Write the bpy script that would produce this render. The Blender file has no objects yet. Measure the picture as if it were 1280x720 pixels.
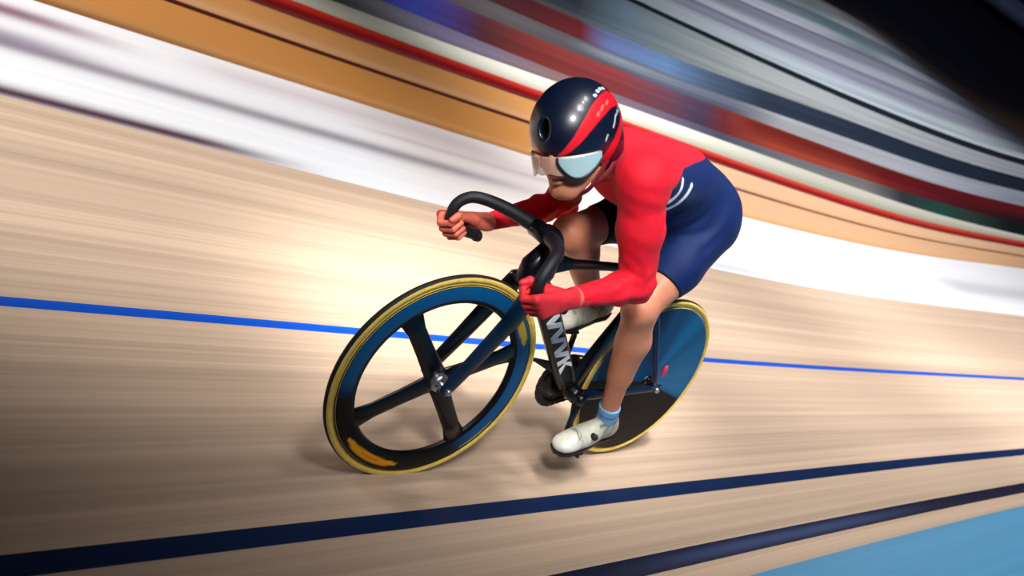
import bpy, bmesh, math, random
import numpy as np
from mathutils import Matrix, Vector
random.seed(7); rng = np.random.default_rng(7)
scene = bpy.context.scene
COL = scene.collection

# ------------------------------------------------------------------ helpers
def lin(c):
    c = np.asarray(c, float) / 255.0
    return np.where(c <= 0.04045, c / 12.92, ((c + 0.055) / 1.055) ** 2.4)
def L4(c): return tuple(lin(c)) + (1.0,)

def material(name, color=(128,128,128), rough=0.5, metal=0.0, attr=False, coat=0.0, spec=0.5, bump=0.0,
             bump_scale=300.0, vary=0.08, vary_scale=20.0, alpha=1.0, sheen=0.0, sss=0.0, streak=None, streak_amt=0.1,
             streak_rough=False, coord='Object'):
    m = bpy.data.materials.new(name); m.use_nodes = True
    nt = m.node_tree; N = nt.nodes; K = nt.links
    b = N['Principled BSDF']
    b.inputs['Roughness'].default_value = rough; b.inputs['Metallic'].default_value = metal
    b.inputs['Coat Weight'].default_value = coat; b.inputs['Coat Roughness'].default_value = 0.08
    b.inputs['Specular IOR Level'].default_value = spec
    b.inputs['Sheen Weight'].default_value = sheen
    if sss:
        b.inputs['Subsurface Weight'].default_value = sss
        b.inputs['Subsurface Scale'].default_value = 0.01
        b.inputs['Subsurface Radius'].default_value = (1.0, 0.35, 0.2)
    if alpha < 1: b.inputs['Alpha'].default_value = alpha
    if attr:
        a = N.new('ShaderNodeAttribute'); a.attribute_name = 'col'; src = a.outputs['Color']
    else:
        r = N.new('ShaderNodeRGB'); r.outputs[0].default_value = L4(color); src = r.outputs[0]
    tc = N.new('ShaderNodeTexCoord')
    def mul(src, fac_out, amt, lo=1.0):
        mr = N.new('ShaderNodeMapRange'); mr.inputs['From Min'].default_value = 0.3; mr.inputs['From Max'].default_value = 0.7
        mr.inputs['To Min'].default_value = 1 - amt; mr.inputs['To Max'].default_value = 1 + amt * 0.6
        K.new(fac_out, mr.inputs['Value'])
        mx = N.new('ShaderNodeVectorMath'); mx.operation = 'SCALE'
        K.new(src, mx.inputs[0]); K.new(mr.outputs[0], mx.inputs['Scale'])
        return mx.outputs[0]
    if vary:
        n = N.new('ShaderNodeTexNoise'); n.inputs['Scale'].default_value = vary_scale; n.inputs['Detail'].default_value = 3
        K.new(tc.outputs['Object'], n.inputs['Vector']); src = mul(src, n.outputs['Fac'], vary)
    if streak:
        for i, (su, sv, am) in enumerate(streak):
            mp = N.new('ShaderNodeMapping'); mp.inputs['Scale'].default_value = (su, sv, 1)
            mp.inputs['Location'].default_value = (3.1 * i, 7.7 * i, 0)
            K.new(tc.outputs['UV'], mp.inputs['Vector'])
            n = N.new('ShaderNodeTexNoise'); n.inputs['Scale'].default_value = 1.0; n.inputs['Detail'].default_value = 2
            n.inputs['Roughness'].default_value = 0.5
            K.new(mp.outputs[0], n.inputs['Vector']); src = mul(src, n.outputs['Fac'], am)
    K.new(src, b.inputs['Base Color'])
    if bump:
        n = N.new('ShaderNodeTexNoise'); n.inputs['Scale'].default_value = bump_scale
        K.new(tc.outputs['Object'], n.inputs['Vector'])
        bp = N.new('ShaderNodeBump'); bp.inputs['Strength'].default_value = bump; bp.inputs['Distance'].default_value = 0.002
        K.new(n.outputs['Fac'], bp.inputs['Height']); K.new(bp.outputs[0], b.inputs['Normal'])
    return m

def props(o, label=None, cat=None, group=None, kind=None):
    if label: o['label'] = label
    if cat: o['category'] = cat
    if group: o['group'] = group
    if kind: o['kind'] = kind
    return o

def mesh_obj(name, V, F, mats, parent=None, smooth=True, col=None, uv=None, mi=None):
    me = bpy.data.meshes.new(name)
    V = np.asarray(V, float)
    me.from_pydata([tuple(v) for v in V], [], [tuple(int(i) for i in f) for f in F])
    if not isinstance(mats, (list, tuple)): mats = [mats]
    for m in mats: me.materials.append(m)
    if col is not None:
        a = me.attributes.new('col', 'FLOAT_COLOR', 'POINT')
        c = np.ones((len(V), 4), np.float32); c[:, :3] = col
        a.data.foreach_set('color', c.ravel())
    if uv is not None:
        ul = me.uv_layers.new(name='UVMap')
        li = np.empty(len(me.loops), np.int32); me.loops.foreach_get('vertex_index', li)
        ul.data.foreach_set('uv', np.asarray(uv, np.float32)[li].ravel())
    if mi is not None: me.polygons.foreach_set('material_index', np.asarray(mi, np.int32))
    me.polygons.foreach_set('use_smooth', [smooth] * len(me.polygons))
    me.update()
    o = bpy.data.objects.new(name, me); COL.objects.link(o)
    if parent is not None: o.parent = parent
    return o

def empty(name, mat=None, parent=None):
    o = bpy.data.objects.new(name, None); COL.objects.link(o); o.empty_display_size = 0.1
    if mat is not None: o.matrix_world = mat
    if parent is not None: o.parent = parent
    return o

def smoothstep(a, b, x):
    t = np.clip((x - a) / (b - a), 0, 1); return t * t * (3 - 2 * t)
def mixc(c0, c1, t): return c0 * (1 - t[:, None]) + c1 * t[:, None]

# ------------------------------------------------------------------ implicit surfaces (smooth unions meshed as one skin)
class Field:
    def __init__(s, lo, hi, h):
        s.lo = np.array(lo, float); s.h = h
        n = np.ceil((np.array(hi) - s.lo) / h).astype(int) + 1
        s.n = n; s.D = np.full(n, 1.0, np.float32)
        s.ax = [s.lo[i] + h * np.arange(n[i]) for i in range(3)]
    def _box(s, lo, hi):
        i0 = np.clip(np.floor((lo - s.lo) / s.h).astype(int), 0, s.n - 1)
        i1 = np.clip(np.ceil((hi - s.lo) / s.h).astype(int) + 1, 1, s.n)
        return tuple(slice(a, b) for a, b in zip(i0, i1)), i0, i1
    def add(s, prim, k=0.02, sub=False):
        f, lo, hi = prim
        m = 0.03 + k
        sl, i0, i1 = s._box(lo - m, hi + m)
        if any(i1 <= i0): return
        X, Y, Z = np.meshgrid(*[s.ax[i][i0[i]:i1[i]] for i in range(3)], indexing='ij')
        P = np.stack([X, Y, Z], -1)
        d = f(P).astype(np.float32); D = s.D[sl]
        if sub:
            d = -d; h = np.maximum(k - np.abs(D - d), 0) / k
            s.D[sl] = np.maximum(D, d) + h * h * k / 4
        else:
            h = np.maximum(k - np.abs(D - d), 0) / k
            s.D[sl] = np.minimum(D, d) - h * h * k / 4
        return s
    def mesh(s):
        D = s.D; ins = D < 0
        n = np.array(D.shape)
        c = np.zeros(n - 1, np.int8)
        for dx in (0, 1):
            for dy in (0, 1):
                for dz in (0, 1):
                    c += ins[dx:n[0]-1+dx, dy:n[1]-1+dy, dz:n[2]-1+dz]
        act = (c > 0) & (c < 8)
        idx = np.argwhere(act); vid = np.full(n - 1, -1, np.int64); vid[act] = np.arange(len(idx))
        acc = np.zeros((len(idx), 3)); cnt = np.zeros(len(idx))
        cor = [(a, b, d) for a in (0, 1) for b in (0, 1) for d in (0, 1)]
        for a in cor:
            for ax in range(3):
                if a[ax]: continue
                b = list(a); b[ax] = 1
                da = D[idx[:, 0]+a[0], idx[:, 1]+a[1], idx[:, 2]+a[2]]; db = D[idx[:, 0]+b[0], idx[:, 1]+b[1], idx[:, 2]+b[2]]
                x = (da < 0) != (db < 0)
                t = np.where(x, da / np.where(x, da - db, 1), 0)
                pt = np.array(a, float)[None] + 0; pt = np.repeat(pt, len(idx), 0); pt[:, ax] += t
                acc[x] += pt[x]; cnt[x] += 1
        V = s.lo + s.h * (idx + acc / cnt[:, None])
        Fs = []
        for ax in range(3):
            u, v = [(1, 2), (2, 0), (0, 1)][ax]
            sl0 = [slice(None)] * 3; sl1 = [slice(None)] * 3; sl0[ax] = slice(0, -1); sl1[ax] = slice(1, None)
            a = ins[tuple(sl0)]; b = ins[tuple(sl1)]
            for flip in (False, True):
                e = np.argwhere((a & ~b) if not flip else (~a & b))
                e = e[(e[:, u] > 0) & (e[:, v] > 0) & (e[:, u] < n[u] - 1) & (e[:, v] < n[v] - 1)]
                q = []
                for du, dv in ((1, 1), (0, 1), (0, 0), (1, 0)):
                    g = e.copy(); g[:, u] -= du; g[:, v] -= dv
                    q.append(vid[g[:, 0], g[:, 1], g[:, 2]])
                q = np.stack(q, 1)
                if flip: q = q[:, ::-1]
                Fs.append(q)
        F = np.concatenate(Fs); F = F[(F >= 0).all(1)]
        return V, F

A = lambda *a: np.array(a, float)
def cone(a, b, r1, r2):
    a, b = A(*a), A(*b); ab = b - a; L2 = ab @ ab; r = max(r1, r2)
    def f(P):
        t = np.clip(((P - a) @ ab) / L2, 0, 1)
        return np.linalg.norm(P - a - t[..., None] * ab, axis=-1) - (r1 + (r2 - r1) * t)
    return f, np.minimum(a, b) - r, np.maximum(a, b) + r
def ell(c, r, R=None):
    c, r = A(*c), A(*r); Rm = np.eye(3) if R is None else np.asarray(R)   # columns = axes
    def f(P):
        q = (P - c) @ Rm
        k0 = np.linalg.norm(q / r, axis=-1); k1 = np.linalg.norm(q / (r * r), axis=-1) + 1e-9
        return k0 * (k0 - 1) / k1
    return f, c - r.max(), c + r.max()
def shrink(prim, d):
    f, lo, hi = prim; return (lambda P: f(P) + d), lo, hi
def halfcut(prim, p, nrm):      # keep the side where (P-p).n < 0
    f, lo, hi = prim; p = A(*p); nrm = A(*nrm); nrm = nrm / np.linalg.norm(nrm)
    return (lambda P: np.maximum(f(P), (P - p) @ nrm)), lo, hi

def frames(path, up):
    P = np.asarray(path, float); T = np.gradient(P, axis=0); T /= np.linalg.norm(T, axis=1)[:, None]
    up = np.asarray(up, float)
    if up.ndim == 1: up = np.repeat(up[None], len(P), 0)
    S = np.cross(T, up); S /= np.linalg.norm(S, axis=1)[:, None]; U = np.cross(S, T)
    return P, T, S, U
def spline(pts, n=8):
    P = np.asarray(pts, float); P = np.vstack([2 * P[0] - P[1], P, 2 * P[-1] - P[-2]]); out = []
    for i in range(1, len(P) - 2):
        for t in np.arange(n) / n:
            out.append(0.5 * ((2 * P[i]) + (P[i+1] - P[i-1]) * t + (2*P[i-1] - 5*P[i] + 4*P[i+1] - P[i+2]) * t*t + (3*P[i] - P[i-1] - 3*P[i+1] + P[i+2]) * t**3))
    out.append(P[-2]); return np.array(out)
def tube(path, ru, rs, up=(0, 1, 0), seg=20, power=2.0):
    """swept (super)elliptic section; ru along 'up' axis, rs sideways; capped. returns V,F"""
    P, T, S, U = frames(path, up); n = len(P)
    ru = np.broadcast_to(np.asarray(ru, float), (n,)) if np.ndim(ru) == 0 or len(np.atleast_1d(ru)) == n else np.interp(np.linspace(0, 1, n), np.linspace(0, 1, len(ru)), ru)
    rs = np.broadcast_to(np.asarray(rs, float), (n,)) if np.ndim(rs) == 0 or len(np.atleast_1d(rs)) == n else np.interp(np.linspace(0, 1, n), np.linspace(0, 1, len(rs)), rs)
    a = np.linspace(0, 2 * np.pi, seg, endpoint=False)
    ca = np.sign(np.cos(a)) * np.abs(np.cos(a)) ** (2 / power); sa = np.sign(np.sin(a)) * np.abs(np.sin(a)) ** (2 / power)
    V = []; cap = lambda i, f, off: [P[i] + T[i] * off + f * (S[i] * rs[i] * c + U[i] * ru[i] * s) for c, s in zip(ca, sa)]
    e = min(ru[0], rs[0]) * 0.5; V += cap(0, 0.6, -e * 0.8)
    for i in range(n): V += cap(i, 1.0, 0)
    e = min(ru[-1], rs[-1]) * 0.5; V += cap(n - 1, 0.6, e * 0.8)
    m = n + 2; F = []
    for i in range(m - 1):
        for j in range(seg):
            k = (j + 1) % seg; F.append((i*seg + j, (i+1)*seg + j, (i+1)*seg + k, i*seg + k))
    F.append(tuple(range(seg))); F.append(tuple(range(m*seg - 1, (m-1)*seg - 1, -1)))
    return np.array(V), F
def join(*parts):
    V = []; F = []; o = 0
    for v, f in parts:
        V.append(np.asarray(v)); F += [tuple(i + o for i in q) for q in f]; o += len(v)
    return np.vstack(V), F
def lathe(profile, seg=96, closed=False):
    """profile (r, y) turned about the local y axis"""
    n = len(profile); V = []; F = []
    for k in range(seg):
        a = 2 * np.pi * k / seg
        V += [(r * np.cos(a), y, r * np.sin(a)) for r, y in profile]
    for k in range(seg):
        k2 = (k + 1) % seg
        for j in range(n if closed else n - 1):
            j2 = (j + 1) % n
            F.append((k*n + j, k*n + j2, k2*n + j2, k2*n + j))
    return np.array(V), F
def boxm(c, s, R=None, bev=0.0):
    bm = bmesh.new(); bmesh.ops.create_cube(bm, size=1.0)
    for v in bm.verts: v.co = Vector((v.co.x*s[0], v.co.y*s[1], v.co.z*s[2]))
    if bev: bmesh.ops.bevel(bm, geom=bm.edges[:] , offset=bev, segments=2, affect='EDGES', profile=0.5)
    V = np.array([v.co[:] for v in bm.verts]); F = [tuple(v.index for v in f.verts) for f in bm.faces]; bm.free()
    if R is not None: V = V @ np.asarray(R).T
    return V + np.asarray(c, float), F

# ------------------------------------------------------------------ camera
PITCH, ROLL, Z0 = 0.14938983865652572, 0.006936148862415938, 0.47
def cam_axes():
    cp, sp = math.cos(PITCH), math.sin(PITCH); c, s = math.cos(ROLL), math.sin(ROLL)
    fw = A(0, cp, sp); up = A(0, -sp, cp); rt = A(1, 0, 0)
    return c * rt + s * up, -s * rt + c * up, fw
RT, UP, FW = cam_axes()
cd = bpy.data.cameras.new('camera'); cam = bpy.data.objects.new('camera', cd); COL.objects.link(cam)
cd.sensor_width = 36.0; cd.lens = 36.0 * 1000 / 1280; cd.clip_start = 0.05; cd.clip_end = 500
cam.matrix_world = Matrix([[RT[0], UP[0], -FW[0], 0], [RT[1], UP[1], -FW[1], 0], [RT[2], UP[2], -FW[2], Z0], [0, 0, 0, 1]])
scene.camera = cam
cd.dof.use_dof = True; cd.dof.focus_distance = 2.35; cd.dof.aperture_fstop = 2.8

# ------------------------------------------------------------------ the velodrome bend: everything is swept about one centre
CX, CY, R0 = 47.19534905104387, -45.19476827493058, 65.34499255087982
def bend(s, r): # s metres along the bend (to the right), r metres outwards
    th = 2.34 - s / R0
    return CX + (R0 + r) * np.cos(th), CY + (R0 + r) * np.sin(th)
def zt(nodes):
    n = np.array(nodes, float)
    xs = np.linspace(-30, 60, 901); z = np.interp(xs, n[:, 0], n[:, 1])
    k = np.exp(-0.5 * (np.arange(-60, 61) * 0.1 / 1.3) ** 2); k /= k.sum()
    zz = np.convolve(np.pad(z, 60, mode='edge'), k, 'valid')
    return lambda s: np.interp(s, xs, zz)
LN = {
 'A': (1.35, zt([(0, -0.058), (2.8, -0.058)])),
 'B': (1.48, zt([(0, 0.0), (3.29, 0.003)])),
 'C': (1.75, zt([(-2.0, 0.175), (-0.7, 0.169), (0.2, 0.169), (1.2, 0.172), (2.14, 0.181), (4.2, 0.186)])),
 'X': (1.929, zt([(-1.02, 0.281), (-0.07, 0.312), (4, 0.325)])),
 'D': (2.59, zt([(-1.88, 0.755), (-1.13, 0.77), (0.08, 0.757), (1.62, 0.756), (6.79, 0.811)])),
 'E': (3.87, zt([(-1.68, 1.797), (-1.18, 1.795), (-0.56, 1.78), (0.31, 1.758), (3.62, 1.709), (5.22, 1.712), (7.26, 1.759), (10.18, 1.843)])),
 'F': (5.1, zt([(-1.35, 2.82), (-0.03, 2.835), (0.98, 2.845), (1.88, 2.817), (5.7, 2.789), (7.26, 2.798), (9.68, 2.844), (13.0, 3.034)])),
 'G': (5.13, zt([(-0.63, 3.133), (0.99, 3.152), (2.3, 3.165), (5.61, 3.115), (9.76, 3.092), (13.09, 3.179)])),
 'H': (5.16, zt([(1.0, 3.424), (2.32, 3.463), (3.81, 3.499), (5.4, 3.459), (7.4, 3.43), (9.85, 3.36), (13.2, 3.493)])),
 'I': (5.39, zt([(0.61, 3.741), (1.13, 3.752), (2.51, 3.811), (4.06, 3.862), (5.99, 3.859), (7.78, 3.838), (10.29, 3.736), (13.69, 3.755)])),
}
ORDER = ['A', 'B', 'C', 'X', 'D', 'E', 'F']
def prof(s):  # cumulative distance v and (r,z) at stations for every s
    r = np.array([LN[k][0] for k in ORDER]); z = np.array([LN[k][1](s) for k in ORDER]).T
    return r, z
VB = [0.0]
_r, _z = prof(np.array([1.0]))
for i in range(1, len(ORDER)): VB.append(VB[-1] + math.hypot(_r[i]-_r[i-1], _z[0, i]-_z[0, i-1]))
VB = np.array(VB); VK = dict(zip(ORDER, VB))

def surf_at(s, v):
    r, z = prof(s)
    rr = np.interp(v, VB, r)
    j = np.clip(np.searchsorted(VB, v, side='right') - 1, 0, len(VB) - 2); t = (v - VB[j]) / (VB[j+1] - VB[j])
    zz = z[:, j] * (1 - t) + z[:, j+1] * t
    return rr, zz

S = np.concatenate([np.arange(-22, -6, 1.0), np.arange(-6, 20, 0.12), np.arange(20, 62, 1.0)])
def sweep(name, vs, mat, colf=None, rz=None, thick=None, **kw):
    """grid over S x vs; rz(s, v) -> r, z"""
    V = []; UV = []; Cc = []
    for v in vs:
        r, z = (rz or surf_at)(S, v); x, y = bend(S, r)
        V.append(np.stack([x, y, np.broadcast_to(z, S.shape)], -1)); UV.append(np.stack([S, np.full(S.shape, v)], -1))
        if colf is not None: Cc.append(colf(S, v))
    n = len(S); m = len(vs); V = np.concatenate(V); UV = np.concatenate(UV)
    F = []
    for j in range(m - 1):
        for i in range(n - 1): F.append((j*n+i, j*n+i+1, (j+1)*n+i+1, (j+1)*n+i))
    return mesh_obj(name, V, F, mat, uv=UV, col=np.concatenate(Cc) if Cc else None, **kw)

WOOD = lin((218, 190, 164))
def wood_col(s, v):
    c = np.tile(WOOD, (len(s), 1))
    return c
m_wood = material('pine_boards', attr=True, rough=0.42, vary=0, streak=[(0.14, 26, 0.15), (0.30, 70, 0.08), (0.05, 6, 0.13)], spec=0.35)
m_line = material('lane_paint', attr=True, rough=0.4, vary=0, streak=[(0.3, 60, 0.15)], spec=0.35)
BLUE, NAVY, DARK = lin((16, 84, 200)), lin((14, 40, 82)), lin((22, 28, 52))
# board strips and painted lane lines are one mesh: rows of the same surface
wB, wC, wD = 0.040, 0.034, 0.026
cuts = [0.0, VK['B'] - wB, VK['B'] + wB, VK['C'] - wC, VK['C'] + wC, VK['X'], VK['D'] - wD, VK['D'] + wD, VK['E']]
def build_track():
    V = []; UV = []; Cc = []; F = []; MI = []; n = len(S); o = 0
    for a, b in zip(cuts[:-1], cuts[1:]):
        mid = (a + b) / 2; w = b - a
        line = None
        for k, c, ww in (('B', DARK, wB), ('C', NAVY, wC), ('D', BLUE, wD)):
            if abs(mid - VK[k]) < ww * 0.9: line = c
        rows = np.linspace(a, b, max(2, int(w / 0.08) + 2))
        for v in rows:
            r, z = surf_at(S, v); x, y = bend(S, r)
            V.append(np.stack([x, y, z], -1)); UV.append(np.stack([S, np.full(n, v)], -1))
            cl_ = wood_col(S, v) if line is None else np.tile(line, (n, 1))
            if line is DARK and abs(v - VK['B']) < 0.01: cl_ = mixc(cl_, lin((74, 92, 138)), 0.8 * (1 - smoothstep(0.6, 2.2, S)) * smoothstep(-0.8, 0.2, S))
            Cc.append(cl_)
        for j in range(len(rows) - 1):
            for i in range(n - 1):
                F.append((o+j*n+i, o+j*n+i+1, o+(j+1)*n+i+1, o+(j+1)*n+i)); MI.append(0 if line is None else 1)
        o += len(rows) * n
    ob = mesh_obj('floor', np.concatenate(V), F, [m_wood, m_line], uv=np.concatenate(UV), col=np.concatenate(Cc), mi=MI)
    return props(ob, 'banked pale pine track boards with blue, navy and black lane lines', 'track', kind='structure')
track = build_track()

# white advertising band painted along the top of the banking
def gauss(x, c, w): return np.exp(-0.5 * ((x - c) / w) ** 2)
def ad_col(s, v):
    t = (v - VK['E']) / (VK['F'] - VK['E'])
    c = np.tile(lin((246, 247, 250)), (len(s), 1))
    warm = smoothstep(0.2, 1.2, s) * (1 - smoothstep(2.0, 3.2, s)); c = mixc(c, lin((226, 214, 206)), 0.75 * warm * (0.6 + 0.4 * (t < 0.8)))
    # dark purple foot line on the left
    c = mixc(c, lin((74, 38, 60)), gauss(t, 0.035, 0.035) * (1 - smoothstep(-0.9, 0.0, s)))
    # grey stripe through the middle
    c = mixc(c, lin((138, 130, 142)), 0.85 * gauss(t, 0.44, 0.045) * (1 - smoothstep(1.0, 2.4, s)))
    c = mixc(c, lin((110, 96, 124)), 0.7 * gauss(t, 0.50, 0.06) * (1 - smoothstep(-1.6, -0.9, s)))
    c = mixc(c, lin((196, 180, 188)), 0.7 * gauss(t, 0.66, 0.02) * smoothstep(0.2, 1.0, s) * (1 - smoothstep(2.2, 3.2, s)))
    # purple stripe top left
    c = mixc(c, lin((112, 58, 98)), 0.9 * gauss(t, 0.78, 0.055) * (1 - smoothstep(-1.5, -0.7, s)))
    c = mixc(c, lin((205, 188, 196)), 0.5 * gauss(t, 0.83, 0.07) * smoothstep(-0.8, -0.2, s) * (1 - smoothstep(1.6, 2.2, s)))
    # faint grey marks on the right
    c = mixc(c, lin((205, 200, 200)), 0.8 * gauss(t, 0.50, 0.06) * smoothstep(4.0, 5.2, s) * (1 - smoothstep(6.6, 7.8, s)))
    c = mixc(c, lin((200, 198, 210)), 0.7 * gauss(t, 0.06, 0.03) * smoothstep(3.0, 3.8, s) * (1 - smoothstep(6.4, 7.6, s)))
    c = mixc(c, lin((198, 196, 200)), 0.8 * gauss(t, 0.42, 0.10) * smoothstep(8.6, 9.6, s))
    return c
m_ad = material('printed_band', attr=True, rough=0.45, vary=0, streak=[(0.25, 14, 0.05)], spec=0.3)
props(sweep('trim_1', np.linspace(VK['E'], VK['F'], 60), m_ad, ad_col), 'white printed advertising band along the top of the banking', 'band', kind='structure')

# blue apron (cote d'azur) and infield floor
m_apron = material('apron_paint', (50, 170, 226), rough=0.38, vary=0.0, streak=[(0.12, 9, 0.16), (0.3, 40, 0.06)], spec=0.4)
def apron_rz(s, v): return 1.35 - v, LN['A'][1](s) - 0.10 * min(v, 0.9) + 0 * s
props(sweep('floor', [0.0, 0.3, 0.9, 2.2, 6.0], m_apron, rz=apron_rz), 'light blue painted flat apron inside the black lane line', 'floor', kind='structure')

# outer barrier: orange ply wall with a dark batten, red rail, cream capping
def lerp_rz(k0, k1, dr=0.0):
    r0, z0 = LN[k0]; r1, z1 = LN[k1]
    return lambda s, t: (r0 + (r1 - r0) * t + dr, z0(s) * (1 - t) + z1(s) * t)
def bar_col(s, t):
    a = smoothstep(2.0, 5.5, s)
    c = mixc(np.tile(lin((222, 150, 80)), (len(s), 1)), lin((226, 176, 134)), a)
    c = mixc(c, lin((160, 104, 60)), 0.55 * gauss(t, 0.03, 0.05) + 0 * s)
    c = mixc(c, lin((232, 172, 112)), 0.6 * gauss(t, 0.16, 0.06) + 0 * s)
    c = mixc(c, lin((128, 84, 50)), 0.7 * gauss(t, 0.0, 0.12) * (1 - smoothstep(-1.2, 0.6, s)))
    return c
def bar2_col(s, t):
    a = smoothstep(2.0, 5.5, s)
    c = mixc(np.tile(lin((224, 156, 90)), (len(s), 1)), lin((230, 184, 144)), a)
    c = mixc(c, lin((230, 176, 132)), 0.8 * gauss(t, 0.17, 0.08) + 0 * s)
    return c
m_bar = material('barrier_ply', attr=True, rough=0.5, vary=0, streak=[(0.12, 20, 0.05)], spec=0.25)
def multi(name, segs, mat, label, cat, thick=0.03, kind='structure'):
    """segs: list of (rz, tvals, colf) stacked into one object, with a back side for thickness"""
    V = []; UV = []; Cc = []; n = len(S)
    for rz, ts, cf in segs:
        for t in ts:
            r, z = rz(S, t); x, y = bend(S, r + 0 * S); V.append(np.stack([x, y, z + 0*S], -1)); UV.append(np.stack([S, np.full(n, t)], -1)); Cc.append(cf(S, t))
    rz, ts, cf = segs[-1]; r, z = rz(S, ts[-1]); x, y = bend(S, r + thick + 0*S); V.append(np.stack([x, y, z + 0*S], -1)); UV.append(UV[-1]); Cc.append(cf(S, ts[-1]))
    rz, ts, cf = segs[0]; r, z = rz(S, ts[0]); x, y = bend(S, r + thick + 0*S); V.append(np.stack([x, y, z - 0.0 + 0*S], -1)); UV.append(UV[0]); Cc.append(cf(S, ts[0]))
    m = len(V); F = []
    for j in range(m - 1):
        for i in range(n - 1): F.append((j*n+i, j*n+i+1, (j+1)*n+i+1, (j+1)*n+i))
    o = mesh_obj(name, np.concatenate(V), F, mat, uv=np.concatenate(UV), col=np.concatenate(Cc))
    return props(o, label, cat, kind=kind)
const = lambda c: (lambda s, t: np.tile(lin(c), (len(s), 1)))
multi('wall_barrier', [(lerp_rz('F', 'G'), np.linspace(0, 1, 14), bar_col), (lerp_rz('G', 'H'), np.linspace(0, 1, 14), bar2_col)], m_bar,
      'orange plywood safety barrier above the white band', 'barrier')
def strip(k0, k1, t0, t1, out, name, label, cat, colf, mat, n=8, thick=0.03):
    f = lerp_rz(k0, k1)
    def rz(s, t):
        u = t0 + (t1 - t0) * t; r, z = f(s, u); b = math.sin(math.pi * t) ** 0.6 * out
        return r - b, z
    return multi(name, [(rz, np.linspace(0, 1, n), colf)], mat, label, cat, thick)
m_dk = material('dark_batten', attr=True, rough=0.5, vary=0, spec=0.3)
def batten_col(s, t): return mixc(np.tile(lin((92, 34, 20)), (len(s), 1)), lin((150, 96, 74)), smoothstep(2.0, 7.0, s))
strip('F', 'H', 0.50, 0.555, 0.012, 'trim_2', 'thin dark brown batten running along the orange barrier', 'batten', batten_col, m_dk)
m_red = material('rail_enamel', attr=True, rough=0.4, vary=0, spec=0.4)
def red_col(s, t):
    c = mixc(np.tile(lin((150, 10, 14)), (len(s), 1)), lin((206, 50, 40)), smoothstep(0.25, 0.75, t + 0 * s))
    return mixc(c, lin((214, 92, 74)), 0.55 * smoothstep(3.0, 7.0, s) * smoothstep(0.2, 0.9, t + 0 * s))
def red_rz(s, t):
    r, z = LN['H'][0], LN['H'][1](s); return r - 0.035 * math.sin(math.pi * t) ** 0.6, z - 0.065 + 0.13 * t
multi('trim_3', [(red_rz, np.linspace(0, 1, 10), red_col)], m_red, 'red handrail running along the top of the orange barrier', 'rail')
m_cream = material('cream_board', attr=True, rough=0.5, vary=0, streak=[(0.12, 12, 0.06)], spec=0.25)
def cream_col(s, t):
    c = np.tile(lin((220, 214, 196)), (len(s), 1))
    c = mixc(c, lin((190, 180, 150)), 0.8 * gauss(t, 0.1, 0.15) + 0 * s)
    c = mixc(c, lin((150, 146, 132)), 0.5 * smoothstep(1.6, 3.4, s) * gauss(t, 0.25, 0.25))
    return c
def cream_rz(s, t):
    r0, z0 = LN['H']; r1, z1 = LN['I']; return r0 + 0.02 + (r1 - r0 - 0.02) * t, (z0(s) + 0.05) * (1 - t) + z1(s) * t
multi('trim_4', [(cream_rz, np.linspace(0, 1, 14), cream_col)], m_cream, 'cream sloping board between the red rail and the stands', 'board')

# ------------------------------------------------------------------ grandstand: stepped tiers behind the barrier
def ramp(stops):
    xs = [p[0] for p in stops]; cs = np.array([lin(p[1]) for p in stops])
    return lambda s: np.stack([np.interp(s, xs, cs[:, i]) for i in range(3)], -1)
m_tier = material('tier_paint', attr=True, rough=0.6, vary=0, streak=[(0.13, 5.0, 0.22), (0.30, 14, 0.14)], spec=0.2)
def tier(idx, r, zbot, ztop, rback, colf, label, lip=0.04):
    """front face from zbot to ztop at r, then a tread back to rback"""
    nn = 12
    def rz(s, t):
        if t <= 1: return r + 0 * s, zbot(s) * (1 - t) + ztop(s) * t
        return r + (rback - r) * (t - 1), ztop(s)
    V = []; UV = []; Cc = []; n = len(S)
    ts = list(np.linspace(0, 1, nn)) + [1.001, 2.0]
    for t in ts:
        rr, z = rz(S, t); x, y = bend(S, rr); V.append(np.stack([x, y, z], -1))
        UV.append(np.stack([S, np.full(n, 3.3 * idx + t * float(np.mean(ztop(S) - zbot(S)) * 2.0))], -1)); Cc.append(colf(S, min(t, 1.0)))
    F = []
    for j in range(len(ts) - 1):
        for i in range(n - 1): F.append((j*n+i, j*n+i+1, (j+1)*n+i+1, (j+1)*n+i))
    o = mesh_obj('wall_grandstand', np.concatenate(V), F, m_tier, uv=np.concatenate(UV), col=np.concatenate(Cc), smooth=False)
    return props(o, label, 'grandstand', kind='structure')
cz = lambda z: (lambda s: z + 0 * s)
zI = LN['I'][1]
z1 = zt([(1.9, 4.07), (5.8, 4.07), (8.7, 4.09), (14.1, 4.067)])
z2 = zt([(2.2, 4.60), (3.9, 4.64), (6.2, 4.66), (7.5, 4.70), (8.7, 4.69), (10.7, 4.615), (12.9, 4.6), (15, 4.664)])
z3 = zt([(3.2, 5.374), (5.8, 5.38), (8.6, 5.43), (11.3, 5.45), (13, 5.35), (16.5, 5.38)])
z4 = zt([(4.9, 6.08), (6.8, 6.08), (9.4, 6.19), (13.1, 6.18), (13.7, 6.06), (17.6, 6.03)])
z5 = zt([(7.1, 7.466), (8.8, 7.406), (10.5, 7.344), (14.5, 7.093), (16.8, 6.931), (19.1, 6.83)])
z6 = zt([(7.3, 7.713), (9.05, 7.654), (10.8, 7.611), (14.8, 7.379), (17.2, 7.218), (19.4, 7.117)])
zN = zt([(16.6, 12.7), (18.1, 12.384), (19.95, 12.0), (21.2, 11.28), (23.1, 10.13), (24.7, 9.54)])
zQ = zt([(18.25, 12.919), (20.5, 12.67), (23.1, 12.2), (25.8, 11.69)])
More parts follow.
